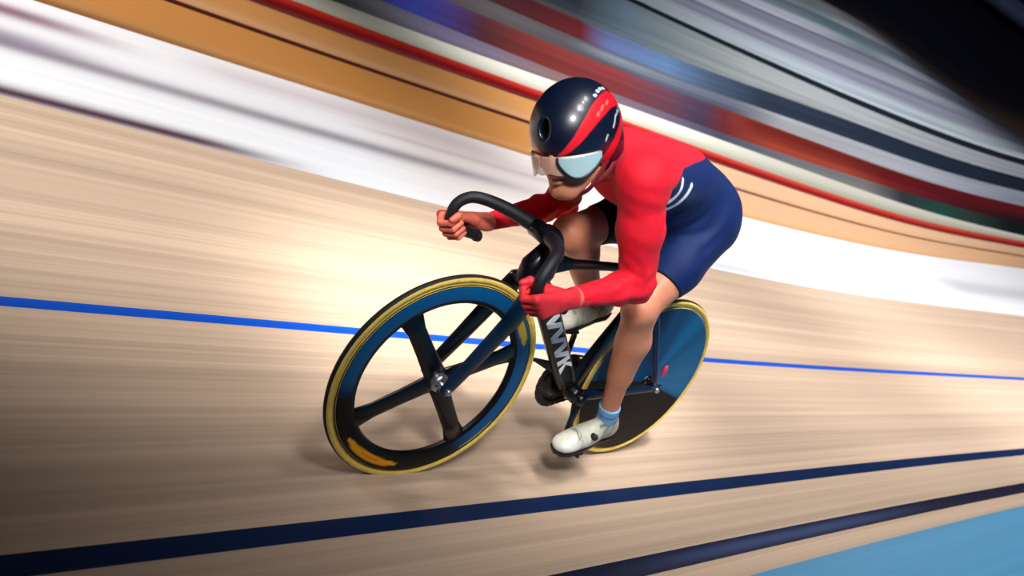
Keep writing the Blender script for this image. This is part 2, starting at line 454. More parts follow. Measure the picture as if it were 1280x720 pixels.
c1 = ramp([(1.2, (120, 116, 120)), (1.9, (112, 104, 130)), (3.2, (120, 96, 92)), (5.0, (104, 92, 110)), (6.0, (78, 78, 98)), (7.5, (130, 128, 130)), (9.3, (140, 138, 136)), (10.3, (60, 62, 70)), (11.4, (40, 84, 74)), (12.4, (50, 66, 60)), (13.6, (26, 30, 34))])
tier(1, 5.6, lambda s: zI(s) - 0.15, z1, 6.0, lambda s, t: c1(s), 'lowest step of the grandstand')
c2 = ramp([(1.8, (44, 50, 130)), (2.6, (60, 28, 30)), (3.3, (96, 34, 30)), (4.6, (112, 44, 46)), (5.6, (96, 62, 76)), (6.1, (74, 60, 84)), (6.6, (120, 48, 48)), (7.6, (200, 84, 58)), (9.4, (196, 84, 64)), (10.6, (150, 44, 46)), (12.5, (92, 30, 38)), (14.5, (34, 22, 28))])
def c2f(s, t):
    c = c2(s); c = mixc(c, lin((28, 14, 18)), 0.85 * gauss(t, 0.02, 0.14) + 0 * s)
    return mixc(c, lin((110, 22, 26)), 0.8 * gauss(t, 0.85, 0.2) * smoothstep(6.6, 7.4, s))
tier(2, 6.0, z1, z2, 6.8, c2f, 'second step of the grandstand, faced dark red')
c3 = ramp([(2.4, (150, 136, 134)), (3.6, (188, 172, 168)), (5.5, (182, 180, 182)), (8.0, (205, 205, 205)), (12.0, (190, 192, 200)), (16.0, (150, 154, 166))])
def c3f(s, t):
    c = c3(s); up = mixc(np.tile(lin((28, 26, 34)), (len(s), 1)), lin((66, 74, 100)), smoothstep(5.0, 6.6, s))
    k = smoothstep(0.42, 0.62, t + 0 * s) * (1 - smoothstep(7.6, 9.2, s)); c = mixc(c, up, k * 0.9)
    return mixc(c, lin((150, 158, 170)), 0.6 * gauss(t, 0.88, 0.06) * smoothstep(4.4, 5.5, s) * (1 - smoothstep(8, 9, s)))
tier(3, 6.8, z2, z3, 7.4, c3f, 'third step of the grandstand with a pale grey ledge')
c4 = ramp([(3.0, (24, 22, 32)), (4.4, (66, 22, 24)), (5.3, (92, 28, 32)), (5.8, (98, 106, 150)), (7.0, (116, 148, 190)), (8.0, (92, 108, 132)), (9.2, (56, 66, 84)), (14, (36, 46, 62)), (18, (26, 34, 50))])
tier(4, 7.4, z3, z4, 8.3, lambda s, t: c4(s), 'fourth step of the grandstand in dark slate')
c5 = ramp([(3.5, (64, 64, 58)), (5.0, (40, 40, 36)), (6.0, (60, 64, 72)), (7.0, (120, 138, 152)), (8.4, (168, 176, 176)), (10, (186, 190, 188)), (14, (180, 184, 184)), (18, (170, 172, 180))])
tier(5, 8.3, z4, z5, 8.5, lambda s, t: mixc(c5(s), lin((150, 158, 160)), 0.5 * gauss(t, 0.3, 0.12) + 0 * s), 'fifth step of the grandstand, pale grey')
tier(6, 8.5, z5, z6, 9.1, lambda s, t: mixc(np.tile(lin((24, 34, 46)), (len(s), 1)), lin((30, 34, 48)), smoothstep(10, 14, s)), 'narrow dark riser across the grandstand')
# upper seating: eight shallow tiers, each a pale seat front over a dark gap
NU = 9
for k in range(NU):
    f0, f1 = k / NU, (k + 1) / NU
    r0 = 9.1 + (12.5 - 9.1) * f0; r1 = 9.1 + (12.5 - 9.1) * f1
    za = (lambda f: (lambda s: z6(s) * (1 - f) + zN(s) * f))
    lightc = [(176, 186, 190), (160, 166, 174), (128, 128, 144), (150, 156, 164), (118, 120, 134), (168, 170, 180), (108, 116, 128), (150, 150, 158), (120, 116, 120)][k]
    darkc = [(120, 126, 134), (92, 98, 110), (74, 78, 94), (60, 66, 84), (66, 70, 84), (84, 86, 96), (48, 56, 72), (60, 62, 74), (36, 34, 42)][k]
    def cf(s, t, lc=tuple(min(255, int(q*1.24)) for q in lightc), dc=darkc, k=k):
        c = mixc(np.tile(lin(dc), (len(s), 1)), lin(lc), smoothstep(0.12, 0.35, t + 0 * s) * (1 - 0.45 * smoothstep(0.7, 1.0, t + 0 * s)))
        c = mixc(c, lin((84, 120, 124)), 0.6 * gauss(s, 20 - 0.6 * k, 0.9) * (k > 4))
        c = mixc(c, lin((150, 128, 146)), 0.5 * gauss(s, 21.5, 0.8) * (k in (3, 4)))
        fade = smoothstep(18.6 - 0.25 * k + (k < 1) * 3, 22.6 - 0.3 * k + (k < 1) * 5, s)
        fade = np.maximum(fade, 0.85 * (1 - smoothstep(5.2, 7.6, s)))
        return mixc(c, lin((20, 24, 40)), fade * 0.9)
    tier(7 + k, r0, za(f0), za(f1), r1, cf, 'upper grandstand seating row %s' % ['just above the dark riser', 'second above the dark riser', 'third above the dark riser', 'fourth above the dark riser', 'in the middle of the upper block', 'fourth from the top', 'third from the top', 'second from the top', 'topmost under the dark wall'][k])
cw = lambda s, t: mixc(np.tile(lin((16, 18, 30)), (len(s), 1)), lin((96, 72, 62)), 0.8 * gauss(t, 0.10, 0.035) * smoothstep(17, 20, s) * (1 - smoothstep(26, 32, s)))
tier(20, 12.9, zN, lambda s: zN(s) * 0 + 18.0, 13.2, cw, 'dark upper wall of the arena behind the top row')
# ceiling and its steel beam
m_ceil = material('ceiling_dark', (10, 18, 34), rough=0.8, vary=0.1, vary_scale=0.3)
cv = [(-40, -60, 17.5), (80, -60, 17.5), (80, 60, 17.5), (-40, 60, 17.5), (-40, -60, 17.8), (80, -60, 17.8), (80, 60, 17.8), (-40, 60, 17.8)]
props(mesh_obj('ceiling', cv, [(0,1,2,3),(7,6,5,4),(0,4,5,1),(1,5,6,2),(2,6,7,3),(3,7,4,0)], m_ceil, smooth=False), 'dark navy arena ceiling high over the stands', 'ceiling', kind='structure')
m_beam = material('beam_steel', (84, 94, 132), rough=0.5, metal=0.0, vary=0.1, vary_scale=1)

bs = np.linspace(19.2, 36, 12); bx, by = bend(bs, 12.3 + 0 * bs); bz = 14.75 - 0.43 * (bs - 24.6)
Vb_, Fb_ = tube(np.stack([bx, by, bz], -1), 0.30, 0.20, up=(0, 0, 1), seg=16, power=6)
props(mesh_obj('roof_beam', Vb_, Fb_, m_beam), 'slate-blue sloping steel beam below the dark arena ceiling at top right', 'beam')

# ------------------------------------------------------------------ lights: unseen arena lamps aimed for brightness, plus added fills
def area(name, loc, target, size, power, color=(1, 1, 1), sy=None, spread=math.pi):
    ld = bpy.data.lights.new(name, 'AREA'); ld.energy = power; ld.color = color; ld.size = size; ld.spread = spread
    if sy: ld.shape = 'RECTANGLE'; ld.size_y = sy
    o = bpy.data.objects.new(name, ld); COL.objects.link(o); o.location = loc
    d = Vector(target) - Vector(loc); o.rotation_euler = d.to_track_quat('-Z', 'Y').to_euler(); return o
def spot(name, loc, target, power, angle, blend=1.0, size=0.4, color=(1, 1, 1)):
    ld = bpy.data.lights.new(name, 'SPOT'); ld.energy = power; ld.color = color; ld.spot_size = math.radians(angle); ld.spot_blend = blend; ld.shadow_soft_size = size
    o = bpy.data.objects.new(name, ld); COL.objects.link(o); o.location = loc
    d = Vector(target) - Vector(loc); o.rotation_euler = d.to_track_quat('-Z', 'Y').to_euler(); return o
#LIGHTS
spot('arena_spot', (8, -2, 9.0), (7.0, 7.3, 1.8), 13500, 46, 1.0, 0.7, (1.0, 0.99, 1.0))
spot('track_spot', (-5, -3, 9.0), (-2.5, 3.8, 2.2), 6500, 33, 0.65, 0.5, (1.0, 0.98, 0.97))  # unseen; cone edge aimed to leave the lower left dark
spot('rider_fill_spot', (3.4, -2.0, 5.8), (0.3, 2.95, 1.5), 3200, 17, 0.8, 0.35, (1.0, 0.98, 0.97))  # added and unseen, brightens the rider from the front right
spot('front_fill_spot', (0.7, -1.0, 1.5), (0.1, 2.6, 0.95), 430, 27, 0.8, 0.25, (1.0, 0.98, 0.97))  # added low fill beside the camera for face, suit and front wheel
spot('bank_fill_spot', (2.2, -3.0, 9.0), (2.1, 6.1, 1.9), 5600, 28, 1.0, 0.5, (1.0, 0.99, 1.0))  # added and unseen, brightens the boards at middle right
area('infield_fill', (3.0, -3.2, 4.5), (0.85, 3.2, 1.2), 1.6, 20, (1.0, 0.98, 0.97), spread=0.7)  # added soft fill from the camera side, no visible source
area('stand_lamp', (5, 1, 12), (10, 18, 7.5), 5.0, 520, (0.95, 0.97, 1.0), spread=1.0)
area('upper_stand_lamp', (1.0, 2, 9), (1.2, 9, 5.0), 1.6, 210, (0.95, 0.97, 1.0), spread=0.9)
area('arena_lamp', (5.0, -2, 8), (2.9, 4.2, 0.8), 1.6, 66, (1.0, 0.98, 0.99), spread=0.9)
w = bpy.data.worlds.new('world'); scene.world = w; w.use_nodes = True
w.node_tree.nodes['Background'].inputs[0].default_value = (0.74, 0.8, 0.9, 1); w.node_tree.nodes['Background'].inputs[1].default_value = 0.04

# ------------------------------------------------------------------ bicycle frame of reference (x forward, y to the rider's left, z up, origin at rear contact)
def rotv(v):
    v = A(*v); th = np.linalg.norm(v); k = v / th; K = np.array([[0, -k[2], k[1]], [k[2], 0, -k[0]], [-k[1], k[0], 0]])
    return np.eye(3) + np.sin(th) * K + (1 - np.cos(th)) * K @ K
MB = rotv((0.4114, 2.0635, -1.2164)); TB = A(0.3411, 0.6159, 3.0298)
CW = np.stack([RT, -UP, FW], 1)          # camera axes (right, down, forward) as world columns
RB = CW @ MB; OB = CW @ TB + A(0, 0, Z0)
BM = Matrix([[RB[0, 0], RB[0, 1], RB[0, 2], OB[0]], [RB[1, 0], RB[1, 1], RB[1, 2], OB[1]], [RB[2, 0], RB[2, 1], RB[2, 2], OB[2]], [0, 0, 0, 1]])
bike = empty('track_bicycle', BM)
props(bike, 'black carbon track bicycle with yellow-ringed tyres, spoked front wheel and rear disc', 'bicycle')
m_carbon = material('carbon_gloss', (6, 9, 16), rough=0.32, coat=0.2, spec=0.35, vary=0.15, vary_scale=40)
m_navyc = material('carbon_navy', (9, 28, 56), rough=0.35, coat=0.2, spec=0.35, vary=0.15, vary_scale=30)
m_tape = material('bar_tape', (16, 19, 26), rough=0.55, vary=0.2, vary_scale=60, bump=0.4, bump_scale=500)
m_rubber = material('tyre_rubber', (18, 18, 20), rough=0.7, vary=0.1)
m_yellow = material('tyre_sidewall', (242, 206, 96), rough=0.6, vary=0.12, vary_scale=60)
m_rim = material('rim_colour', attr=True, rough=0.38, coat=0.0, vary=0, spec=0.25)
m_steel = material('polished_alloy', (190, 196, 200), rough=0.25, metal=0.9, vary=0.1, vary_scale=120)
m_white = material('white_print', (244, 250, 252), rough=0.45, vary=0.0)
m_chain = material('chain_steel', (60, 60, 58), rough=0.4, metal=0.8, vary=0.2, vary_scale=200)
m_badge = material('badge_red', (206, 44, 76), rough=0.4)
m_disc = material('disc_colour', attr=True, rough=0.5, vary=0, spec=0.2)
RW = 0.336
def tyre_profiles():
    # tube section: centre radius 0.3245, minor 0.0115
    c, m = 0.3245, 0.0115
    ang = lambda a0, a1, n: [(c + m * math.cos(math.radians(a)), m * math.sin(math.radians(a))) for a in np.linspace(a0, a1, n)]
    tread = ang(-55, 55, 12)
    side = lambda sg: [(c + m * math.cos(math.radians(a)) + 0.0004, sg * (m * math.sin(math.radians(a)) + 0.0004)) for a in np.linspace(53, 150, 8)] + [(0.3075, sg * 0.0118)]
    return tread, side
BLUR, BLK = lin((6, 84, 136)), lin((4, 5, 9))
def wheel(name, centre, R, disc):
    w = empty(name, None, bike)
    w.matrix_parent_inverse = Matrix.Identity(4)
    w.matrix_basis = Matrix([[R[0,0],R[0,1],R[0,2],centre[0]],[R[1,0],R[1,1],R[1,2],centre[1]],[R[2,0],R[2,1],R[2,2],centre[2]],[0,0,0,1]])
    tread, side = tyre_profiles()
    V, F = lathe(tread, 128); mesh_obj('tyre', V, F, m_rubber, w)
    V1, F1 = lathe(side(1), 128); V2, F2 = lathe(side(-1), 128)
    V, F = join((V1, F1), (V2, F2)); o = mesh_obj('sidewall', V, F, m_yellow, w); o['label'] = 'yellow tyre sidewall'
    if not disc:
        prof = [(0.312, -0.0105), (0.300, -0.0125), (0.280, -0.0125), (0.262, -0.0105), (0.252, -0.007), (0.248, 0.0), (0.252, 0.007), (0.262, 0.0105), (0.280, 0.0125), (0.300, 0.0125), (0.312, 0.0105)]
        # refine so that painted shapes have clean edges
        pp = []
        for (r0, y0), (r1, y1) in zip(prof[:-1], prof[1:]):
            for t in np.arange(4) / 4: pp.append((r0 + (r1-r0)*t, y0 + (y1-y0)*t))
        pp.append(prof[-1]); V, F = lathe(pp, 520)
        r = np.hypot(V[:, 0], V[:, 2]); a = np.degrees(np.arctan2(V[:, 2], V[:, 0]))
        c = np.tile(BLK, (len(V), 1))
        blue = smoothstep(0.262, 0.266, r) * (1 - smoothstep(0.3045, 0.3065, r))
        arc = np.maximum(smoothstep(-6, 6, a) * 1.0, smoothstep(128, 150, -a))
        arc = np.where(a < 0, np.maximum(smoothstep(-14, 2, a), smoothstep(118, 142, -a)), 1.0)  # blue round the upper rim, black towards the bottom
        c = mixc(c, BLUR, blue * arc)
        def patch(a0, a1, r0, r1, colr, c):
            am = (a0 + a1) / 2; aw = (a1 - a0) / 2; d = ((a - am + 180) % 360 - 180) / aw
            wv = np.sqrt(np.clip(1 - d * d, 0, 1)); rm = (r0 + r1) / 2; q = np.abs(r - rm) / ((r1 - r0) / 2 * np.maximum(wv, 1e-3))
            k = (np.abs(d) < 1) * (1 - smoothstep(0.85, 1.1, q)); return mixc(c, lin(colr), k)
        c = patch(-86, -40, 0.274, 0.299, (246, 168, 24), c)
        c = patch(-72, -56, 0.282, 0.290, (240, 120, 30), c)
        c = patch(124, 152, 0.274, 0.299, (226, 184, 50), c)
        c = patch(-153, -128, 0.298, 0.3035, (190, 166, 70), c)
        mesh_obj('rim', V, F, m_rim, w, col=c)
        for ad in (-31, 48, 156, -128):
            ca, sa = math.cos(math.radians(ad)), math.sin(math.radians(ad))
            path = [(ca * q, 0, sa * q) for q in (0.012, 0.05, 0.12, 0.2, 0.256)]
            V, F = tube(path, [0.011, 0.010, 0.009, 0.0085, 0.010], [0.034, 0.031, 0.028, 0.027, 0.036], up=(0, 1, 0), seg=24)
            mesh_obj('spoke', V, F, m_carbon, w)
    else:
        prof = [(0.312, -0.0105), (0.300, -0.0115), (0.2, -0.014), (0.1, -0.018), (0.035, -0.022), (0.0, -0.022)]
        pp = []
        for sgn in (1, -1):
            q = [(r, -y * sgn) for r, y in prof]
            out = []
            for (r0, y0), (r1, y1) in zip(q[:-1], q[1:]):
                k = max(1, int(abs(r1 - r0) / 0.006))
                for t in np.arange(k) / k: out.append((r0 + (r1-r0)*t, y0 + (y1-y0)*t))
            out.append((0.0005, q[-1][1])); pp.append(out)
        parts = [lathe(p, 360) for p in pp]; V, F = join(*parts)
        r = np.hypot(V[:, 0], V[:, 2]); a = np.degrees(np.arctan2(V[:, 2], V[:, 0]))
        aa = a % 360
        c = np.tile(lin((7, 8, 10)), (len(V), 1))
        k = smoothstep(-2, 1, aa - 0) * (1 - smoothstep(196, 199, aa)); c = mixc(c, lin((10, 70, 112)), k)  # blue through the upper sectors, near-black below
        for c0, wd, colr, am in ((150, 14, (22, 96, 140), 0.8), (172, 8, (44, 116, 156), 0.7), (118, 10, (8, 96, 140), 0.8), (95, 6, (10, 54, 90), 0.8), (134, 5, (18, 66, 100), 0.6), (70, 12, (12, 44, 84), 0.8), (188, 6, (36, 120, 164), 0.8)):
            c = mixc(c, lin(colr), am * k * np.exp(-0.5 * ((aa - c0) / wd) ** 2))
        mesh_obj('disc', V, F, m_disc, w, col=c)
    # hub
    V, F = lathe([(0.0005, 0.052), (0.008, 0.052), (0.010, 0.046), (0.012, 0.046), (0.012, 0.032), (0.024, 0.030), (0.029, 0.020), (0.030, 0.0), (0.029, -0.020), (0.024, -0.030), (0.012, -0.032), (0.012, -0.046), (0.008, -0.052), (0.0005, -0.052)], 40)
    h = mesh_obj('hub', V, F, m_steel if not disc else m_carbon, w)
    bolts = []
    for k in range(6):
        an = k * math.pi / 3; bolts.append(tube([(0.02*math.cos(an), -0.034, 0.02*math.sin(an)), (0.02*math.cos(an), 0.034, 0.02*math.sin(an))], 0.0035, 0.0035, up=(1, 0, 0), seg=8))
    V, F = join(*bolts); mesh_obj('bolts', V, F, m_chain, h)
    return w
ha = math.radians(74.0); Kst = rotv(tuple(A(-math.cos(ha), 0, math.sin(ha)) * -0.0492))
S0 = A(0.93, 0, 0.334); FC = S0 + Kst @ (A(0.97, 0, 0.334) - S0)
wheel('front_wheel', FC, Kst, False)
wheel('rear_wheel', A(0, 0, 0.334), np.eye(3), True)

# frame -------------------------------------------------------------
def part(name, vf, mat, parent=None, **k): return mesh_obj(name, vf[0], vf[1], mat, parent or bike, **k)
BBP = A(0.385, 0, 0.295)
fr = join(
    tube([(0.802, 0, 0.655), (0.788, 0, 0.715), (0.770, 0, 0.775)], [0.030, 0.040, 0.028], [0.048, 0.060, 0.042], up=(0, 1, 0), power=2.4),              # head tube
    tube(spline([(0.790, 0, 0.685), (0.70, 0, 0.615), (0.55, 0, 0.462), (0.42, 0, 0.325)], 6), [0.025, 0.024, 0.024, 0.028], [0.036, 0.038, 0.038, 0.036], up=(0, 1, 0), power=2.6),  # down tube
    tube([(0.775, 0, 0.735), (0.66, 0, 0.742), (0.5, 0, 0.752), (0.25, 0, 0.76)], [0.024, 0.013, 0.012, 0.012], [0.040, 0.017, 0.014, 0.016], up=(0, 1, 0), power=2.5),                      # top tube
    tube(spline([(0.39, 0, 0.30), (0.335, 0, 0.46), (0.27, 0, 0.64), (0.225, 0, 0.79)], 5), 0.016, [0.036, 0.038, 0.034, 0.028], up=(0, 1, 0)),     # seat tube
    tube([(0.385, -0.045, 0.295), (0.385, 0.045, 0.295)], 0.030, 0.030, up=(0, 0, 1)))
frame = part('frame', fr, m_carbon)
for sg in (1, -1):
    st = join(tube(spline([(0.36, sg*0.032, 0.29), (0.22, sg*0.046, 0.305), (0.0, sg*0.062, 0.334)], 6), [0.009, 0.008, 0.008], [0.024, 0.018, 0.013], up=(0, 1, 0)),
              tube(spline([(0.245, sg*0.016, 0.715), (0.16, sg*0.04, 0.59), (0.0, sg*0.062, 0.340)], 6), 0.007, [0.014, 0.012, 0.012], up=(0, 1, 0)),
              boxm((-0.008, sg*0.063, 0.334), (0.055, 0.007, 0.032), bev=0.003))
    part('rear_stay', st, m_navyc, frame)
    if sg > 0: part('badge', (lambda q: (q[0] * A(1, 1, 1) + A(0.020, 0.0765, 0.418), q[1]))(tube([(0, -0.002, 0), (0, 0.002, 0)], 0.024, 0.011, up=(0.08, 0, 1), seg=20)), m_badge, frame)
    part('axle_nut', tube([(0, sg*0.066, 0.334), (0, sg*0.080, 0.334)], 0.011, 0.011, up=(0, 0, 1), seg=6), m_steel, frame)
# down tube lettering: slanted white strokes, both sides
def lettering(side):
    vs_, fs = [], []; d0, d1 = A(0.715, 0, 0.630), A(0.438, 0, 0.342)
    ax = (d1 - d0) / np.linalg.norm(d1 - d0); up = np.cross(A(0, 1, 0), ax); up = up * (1 if up[2] > 0 else -1)
    H = 0.0245; q = []
    def poly(pts):
        n = len(vs_)
        for (l, h) in pts:
            p = d0 + ax * l + up * h; vs_.append((p[0], side * (0.0250 + 0.0008), p[2]))
        fs.append(tuple(range(n, n + len(pts))))
    x = 0.0
    for ch in 'XVVVK':
        W = 0.060; t = 0.022
        if ch == 'V':
            poly([(x, H), (x + t, H), (x + W*0.55 + t*0.35, -H), (x + W*0.55 - t*0.75, -H)]); poly([(x + W - t*0.4, H), (x + W + t*0.6, H), (x + W*0.55 + t*0.35, -H), (x + W*0.55 - t*0.55, -H)])
        elif ch == 'X':
            poly([(x, H), (x + t, H), (x + W, -H), (x + W - t, -H)]); poly([(x + W - t, H), (x + W, H), (x + t, -H), (x, -H)])
        else:
            poly([(x, H), (x + t*0.8, H), (x + t*0.8, -H), (x, -H)]); poly([(x + W - t, H), (x + W, H), (x + t*1.3, 0.0), (x + t*0.8, -0.004), (x + t*0.8, 0.004)]); poly([(x + t*0.8, 0.006), (x + t*1.5, 0.004), (x + W, -H), (x + W - t, -H)])
        x += W + 0.010
    V = np.array(vs_); n = len(V)
    V2 = V.copy(); V2[:, 1] -= side * 0.003
    F = [f if side < 0 else f[::-1] for f in fs] + [tuple(i + n for i in f) for f in fs]
    for f in fs:
        for i in range(len(f)):
            j = (i + 1) % len(f); F.append((f[i], f[j], f[j] + n, f[i] + n))
    return np.vstack([V, V2]), F
for sd in (1, -1):
    o = part('lettering', lettering(sd), m_white, frame, smooth=False); o['label'] = 'slanted white letters on the down tube'
part('transponder', join(tube([(0.50, -0.01, 0.375), (0.545, -0.01, 0.385), (0.60, -0.01, 0.40), (0.63, -0.01, 0.405)], [0.010, 0.009, 0.006, 0.005], [0.022, 0.014, 0.007, 0.004], up=(0, 1, 0))), m_rubber)
# fork: two aero blades and a crown
def stp(p): return S0 + Kst @ (A(*p) - S0)
blade = lambda sg: tube(spline([stp((0.808, sg*0.038, 0.668)), stp((0.845, sg*0.050, 0.58)), stp((0.905, sg*0.052, 0.46)), stp((0.962, sg*0.053, 0.352)), stp((0.974, sg*0.053, 0.322))], 6), [0.012, 0.010, 0.009, 0.009, 0.009], [0.040, 0.038, 0.032, 0.026, 0.020], up=(0, 1, 0))
crown = tube([stp((0.806, -0.046, 0.662)), stp((0.803, 0.0, 0.674)), stp((0.806, 0.046, 0.662))], [0.022, 0.024, 0.022], [0.036, 0.042, 0.036], up=(0, 0, 1), power=2.5)
fork = part('fork', crown, m_carbon)
for sg in (1, -1): part('fork_blade', blade(sg), m_navyc if sg > 0 else m_carbon, fork)
for sg in (1, -1): part('axle_nut', tube([stp((0.97, sg*0.056, 0.334)), stp((0.97, sg*0.068, 0.334))], 0.011, 0.011, up=(0, 0, 1), seg=6), m_steel, fork)
# stem and handlebar
part('stem', join(tube(spline([(0.765, 0, 0.768), (0.768, 0, 0.80), (0.80, 0, 0.822), (0.835, 0, 0.822)], 6), 0.021, [0.026, 0.024, 0.026], up=(0, 1, 0), power=2.4),
                  tube([(0.835, -0.034, 0.822), (0.835, 0.034, 0.822)], 0.027, 0.027, up=(0, 0, 1), seg=24)), m_carbon)
bp = [(0.835, 0, 0.822), (0.845, 0.045, 0.826), (0.875, 0.10, 0.830), (0.918, 0.15, 0.830), (0.955, 0.180, 0.822), (0.980, 0.195, 0.800), (0.990, 0.2, 0.770), (0.980, 0.2, 0.738), (0.950, 0.2, 0.718), (0.905, 0.2, 0.708), (0.866, 0.2, 0.704)]
def bar_half(sg):
    p = spline([(a, sg * b, c) for a, b, c in bp], 8); n = len(p); u = np.linspace(0, 1, n)
    r = np.interp(u, [0, 0.12, 0.3, 0.5, 0.62, 1], [0.018, 0.021, 0.0175, 0.016, 0.0155, 0.0150])
    up = np.repeat(A(0, 0, 1)[None], n, 0); k = smoothstep(0.4, 0.55, u)[:, None]; up = up * (1 - k) + k * A(0, sg, 0.0)
    return tube(p, r, r, up=up, seg=20)
hb = part('handlebar', join(bar_half(1), bar_half(-1)), m_tape)
for sg in (1, -1): part('end_plug', tube([(0.872, sg*0.2, 0.702), (0.858, sg*0.2, 0.701)], 0.0165, 0.0165, up=(0, sg, 0)), m_rubber, hb)
# saddle and post
V, F = tube(spline([(0.325, 0, 0.905), (0.25, 0, 0.910), (0.17, 0, 0.914), (0.10, 0, 0.925), (0.068, 0, 0.93)], 6), [0.022, 0.026, 0.045, 0.068, 0.055], [0.012, 0.016, 0.020, 0.022, 0.015], up=(0, 1, 0), seg=28)
sdl = part('saddle', (V, F), m_tape)
part('rail', join(*[tube(spline([(0.26, sg*0.02, 0.897), (0.23, sg*0.022, 0.875), (0.14, sg*0.022, 0.875), (0.10, sg*0.035, 0.907)], 5), 0.0035, 0.0035, up=(0, 1, 0), seg=8) for sg in (1, -1)]), m_steel, sdl)
part('seat_post', tube([(0.232, 0, 0.77), (0.21, 0, 0.83), (0.19, 0, 0.877)], 0.013, [0.024, 0.02, 0.016], up=(0, 1, 0)), m_carbon)
# drivetrain
def gear(y, r, th, teeth, holes=True):
    n = teeth * 4; V = []; F = []
    for i in range(n):
        a = 2*math.pi*i/n; rr = r + (0.004 if i % 4 in (0, 1) else 0.0)
        for yy, q in ((y - th/2, rr), (y + th/2, rr), (y + th/2, r*0.80), (y - th/2, r*0.80)): V.append((q*math.cos(a), yy, q*math.sin(a)))
    for i in range(n):
        k = (i + 1) % n
        for j in range(4): F.append((i*4+j, i*4+(j+1) % 4, k*4+(j+1) % 4, k*4+j))
    return np.array(V), F
V, F = gear(-0.045, 0.098, 0.005, 49); ring = join((V, F), lathe([(0.080, -0.047), (0.080, -0.043), (0.02, -0.042), (0.02, -0.048), (0.080, -0.047)], 48))
cr = part('chainring', (ring[0] + BBP, ring[1]), m_carbon)
V, F = gear(-0.045, 0.030, 0.004, 15); part('sprocket', (V + A(0, 0, 0.334), F), m_steel)
cp = []
for a in np.linspace(90, -90, 13): cp.append((0.385 + 0.103*math.cos(math.radians(a)), -0.045, 0.295 + 0.103*math.sin(math.radians(a))))
for a in np.linspace(270, 90, 9): cp.append((0.034*math.cos(math.radians(a)), -0.045, 0.334 + 0.034*math.sin(math.radians(a))))
cp.append(cp[0]); cp2 = []
for a_, b_ in zip(cp[:-1], cp[1:]):
    k = max(1, int(np.linalg.norm(A(*a_) - A(*b_)) / 0.0127))
    for t in np.arange(k) / k: cp2.append(tuple(A(*a_) * (1-t) + A(*b_) * t))
links = []
for i in range(len(cp2)):
    p, q = A(*cp2[i]), A(*cp2[(i+1) % len(cp2)]); w_ = 0.0045 if i % 2 else 0.0028
    links.append(tube([p, q], w_, 0.0045, up=(0, 1, 0), seg=8))
part('chain', join(*links), m_chain)
PEDL, PEDR = A(0.378, 0.115, 0.131), A(0.392, -0.115, 0.459)
for sg, pd in ((1, PEDL), (-1, PEDR)):
    arm = join(tube([BBP + A(0, sg*0.062, 0), (BBP + A(0, sg*0.062, 0)) * 0.5 + (pd * A(1, 0, 1) + A(0, sg*0.070, 0)) * 0.5, pd * A(1, 0, 1) + A(0, sg*0.074, 0)], [0.010, 0.008, 0.007], [0.019, 0.014, 0.013], up=(0, 1, 0)),
               tube([BBP + A(0, sg*0.048, 0), BBP + A(0, sg*0.072, 0)], 0.022, 0.022, up=(0, 0, 1), seg=24))
    c_ = part('crank', arm, m_carbon)
    p_ = part('pedal', join(tube([pd * A(1, 0, 1) + A(0, sg*0.074, 0), pd + A(0, sg*0.04, 0)], 0.006, 0.006, up=(0, 0, 1), seg=12), boxm(pd + A(0.005, 0, 0), (0.085, 0.060, 0.014), bev=0.005)), m_rubber, c_)
rider = empty('cyclist', BM)
props(rider, 'person in red and navy skinsuit and black helmet, crouched on the bicycle gripping its drops', 'person')
m_skin = material('skin', attr=True, rough=0.45, vary=0.06, vary_scale=25, sss=0.15, spec=0.4, bump=0.15, bump_scale=400)
m_suit = material('skinsuit_fabric', attr=True, rough=0.62, vary=0.10, vary_scale=14, sheen=0.03, spec=0.22, bump=0.35, bump_scale=900)
SKIN = lin((206, 134, 102))
def Ry_(d):
    c_, s_ = math.cos(math.radians(d)), math.sin(math.radians(d)); return A([c_,0,s_],[0,1,0],[-s_,0,c_])
# ---- skeleton (bike frame of reference, metres)
HIP = {1: A(0.240, 0.085, 0.968), -1: A(0.22, -0.085, 0.965)}
KNEE = {1: A(0.448, 0.142, 0.692), -1: A(0.605, -0.105, 0.800)}
ANK = {1: A(0.287, 0.113, 0.300), -1: A(0.325, -0.112, 0.565)}
SHO = {1: A(0.742, 0.155, 1.07), -1: A(0.70, -0.155, 1.06)}
ELB = {1: A(0.632, 0.215, 0.800), -1: A(0.545, -0.235, 0.845)}
WRI = {1: A(0.858, 0.212, 0.742), -1: A(0.838, -0.212, 0.745)}
FOOT = {1: PEDL + A(0,0,0.016) + Ry_(14) @ A(-0.128, 0, 0.05), -1: PEDR + A(0,0,0.016) + Ry_(18) @ A(-0.128, 0, 0.05)}
def body_prims():
    P = []
    a = lambda pr, k=0.03: P.append((pr, k))
    # torso, rounded back
    a(ell((0.57, 0, 1.055), (0.175, 0.155, 0.112)))
    a(ell((0.42, 0, 1.065), (0.17, 0.125, 0.110)), 0.05)
    a(ell((0.26, 0, 1.015), (0.135, 0.135, 0.125)), 0.05)
    a(ell((0.37, 0, 0.985), (0.13, 0.10, 0.085)), 0.05)
    for sg in (1, -1):
        a(ell((0.205, sg*0.062, 0.985), (0.096, 0.084, 0.110)), 0.04)
        a(ell((0.675, sg*0.10, 1.085), (0.10, 0.075, 0.065)), 0.04)
    return P
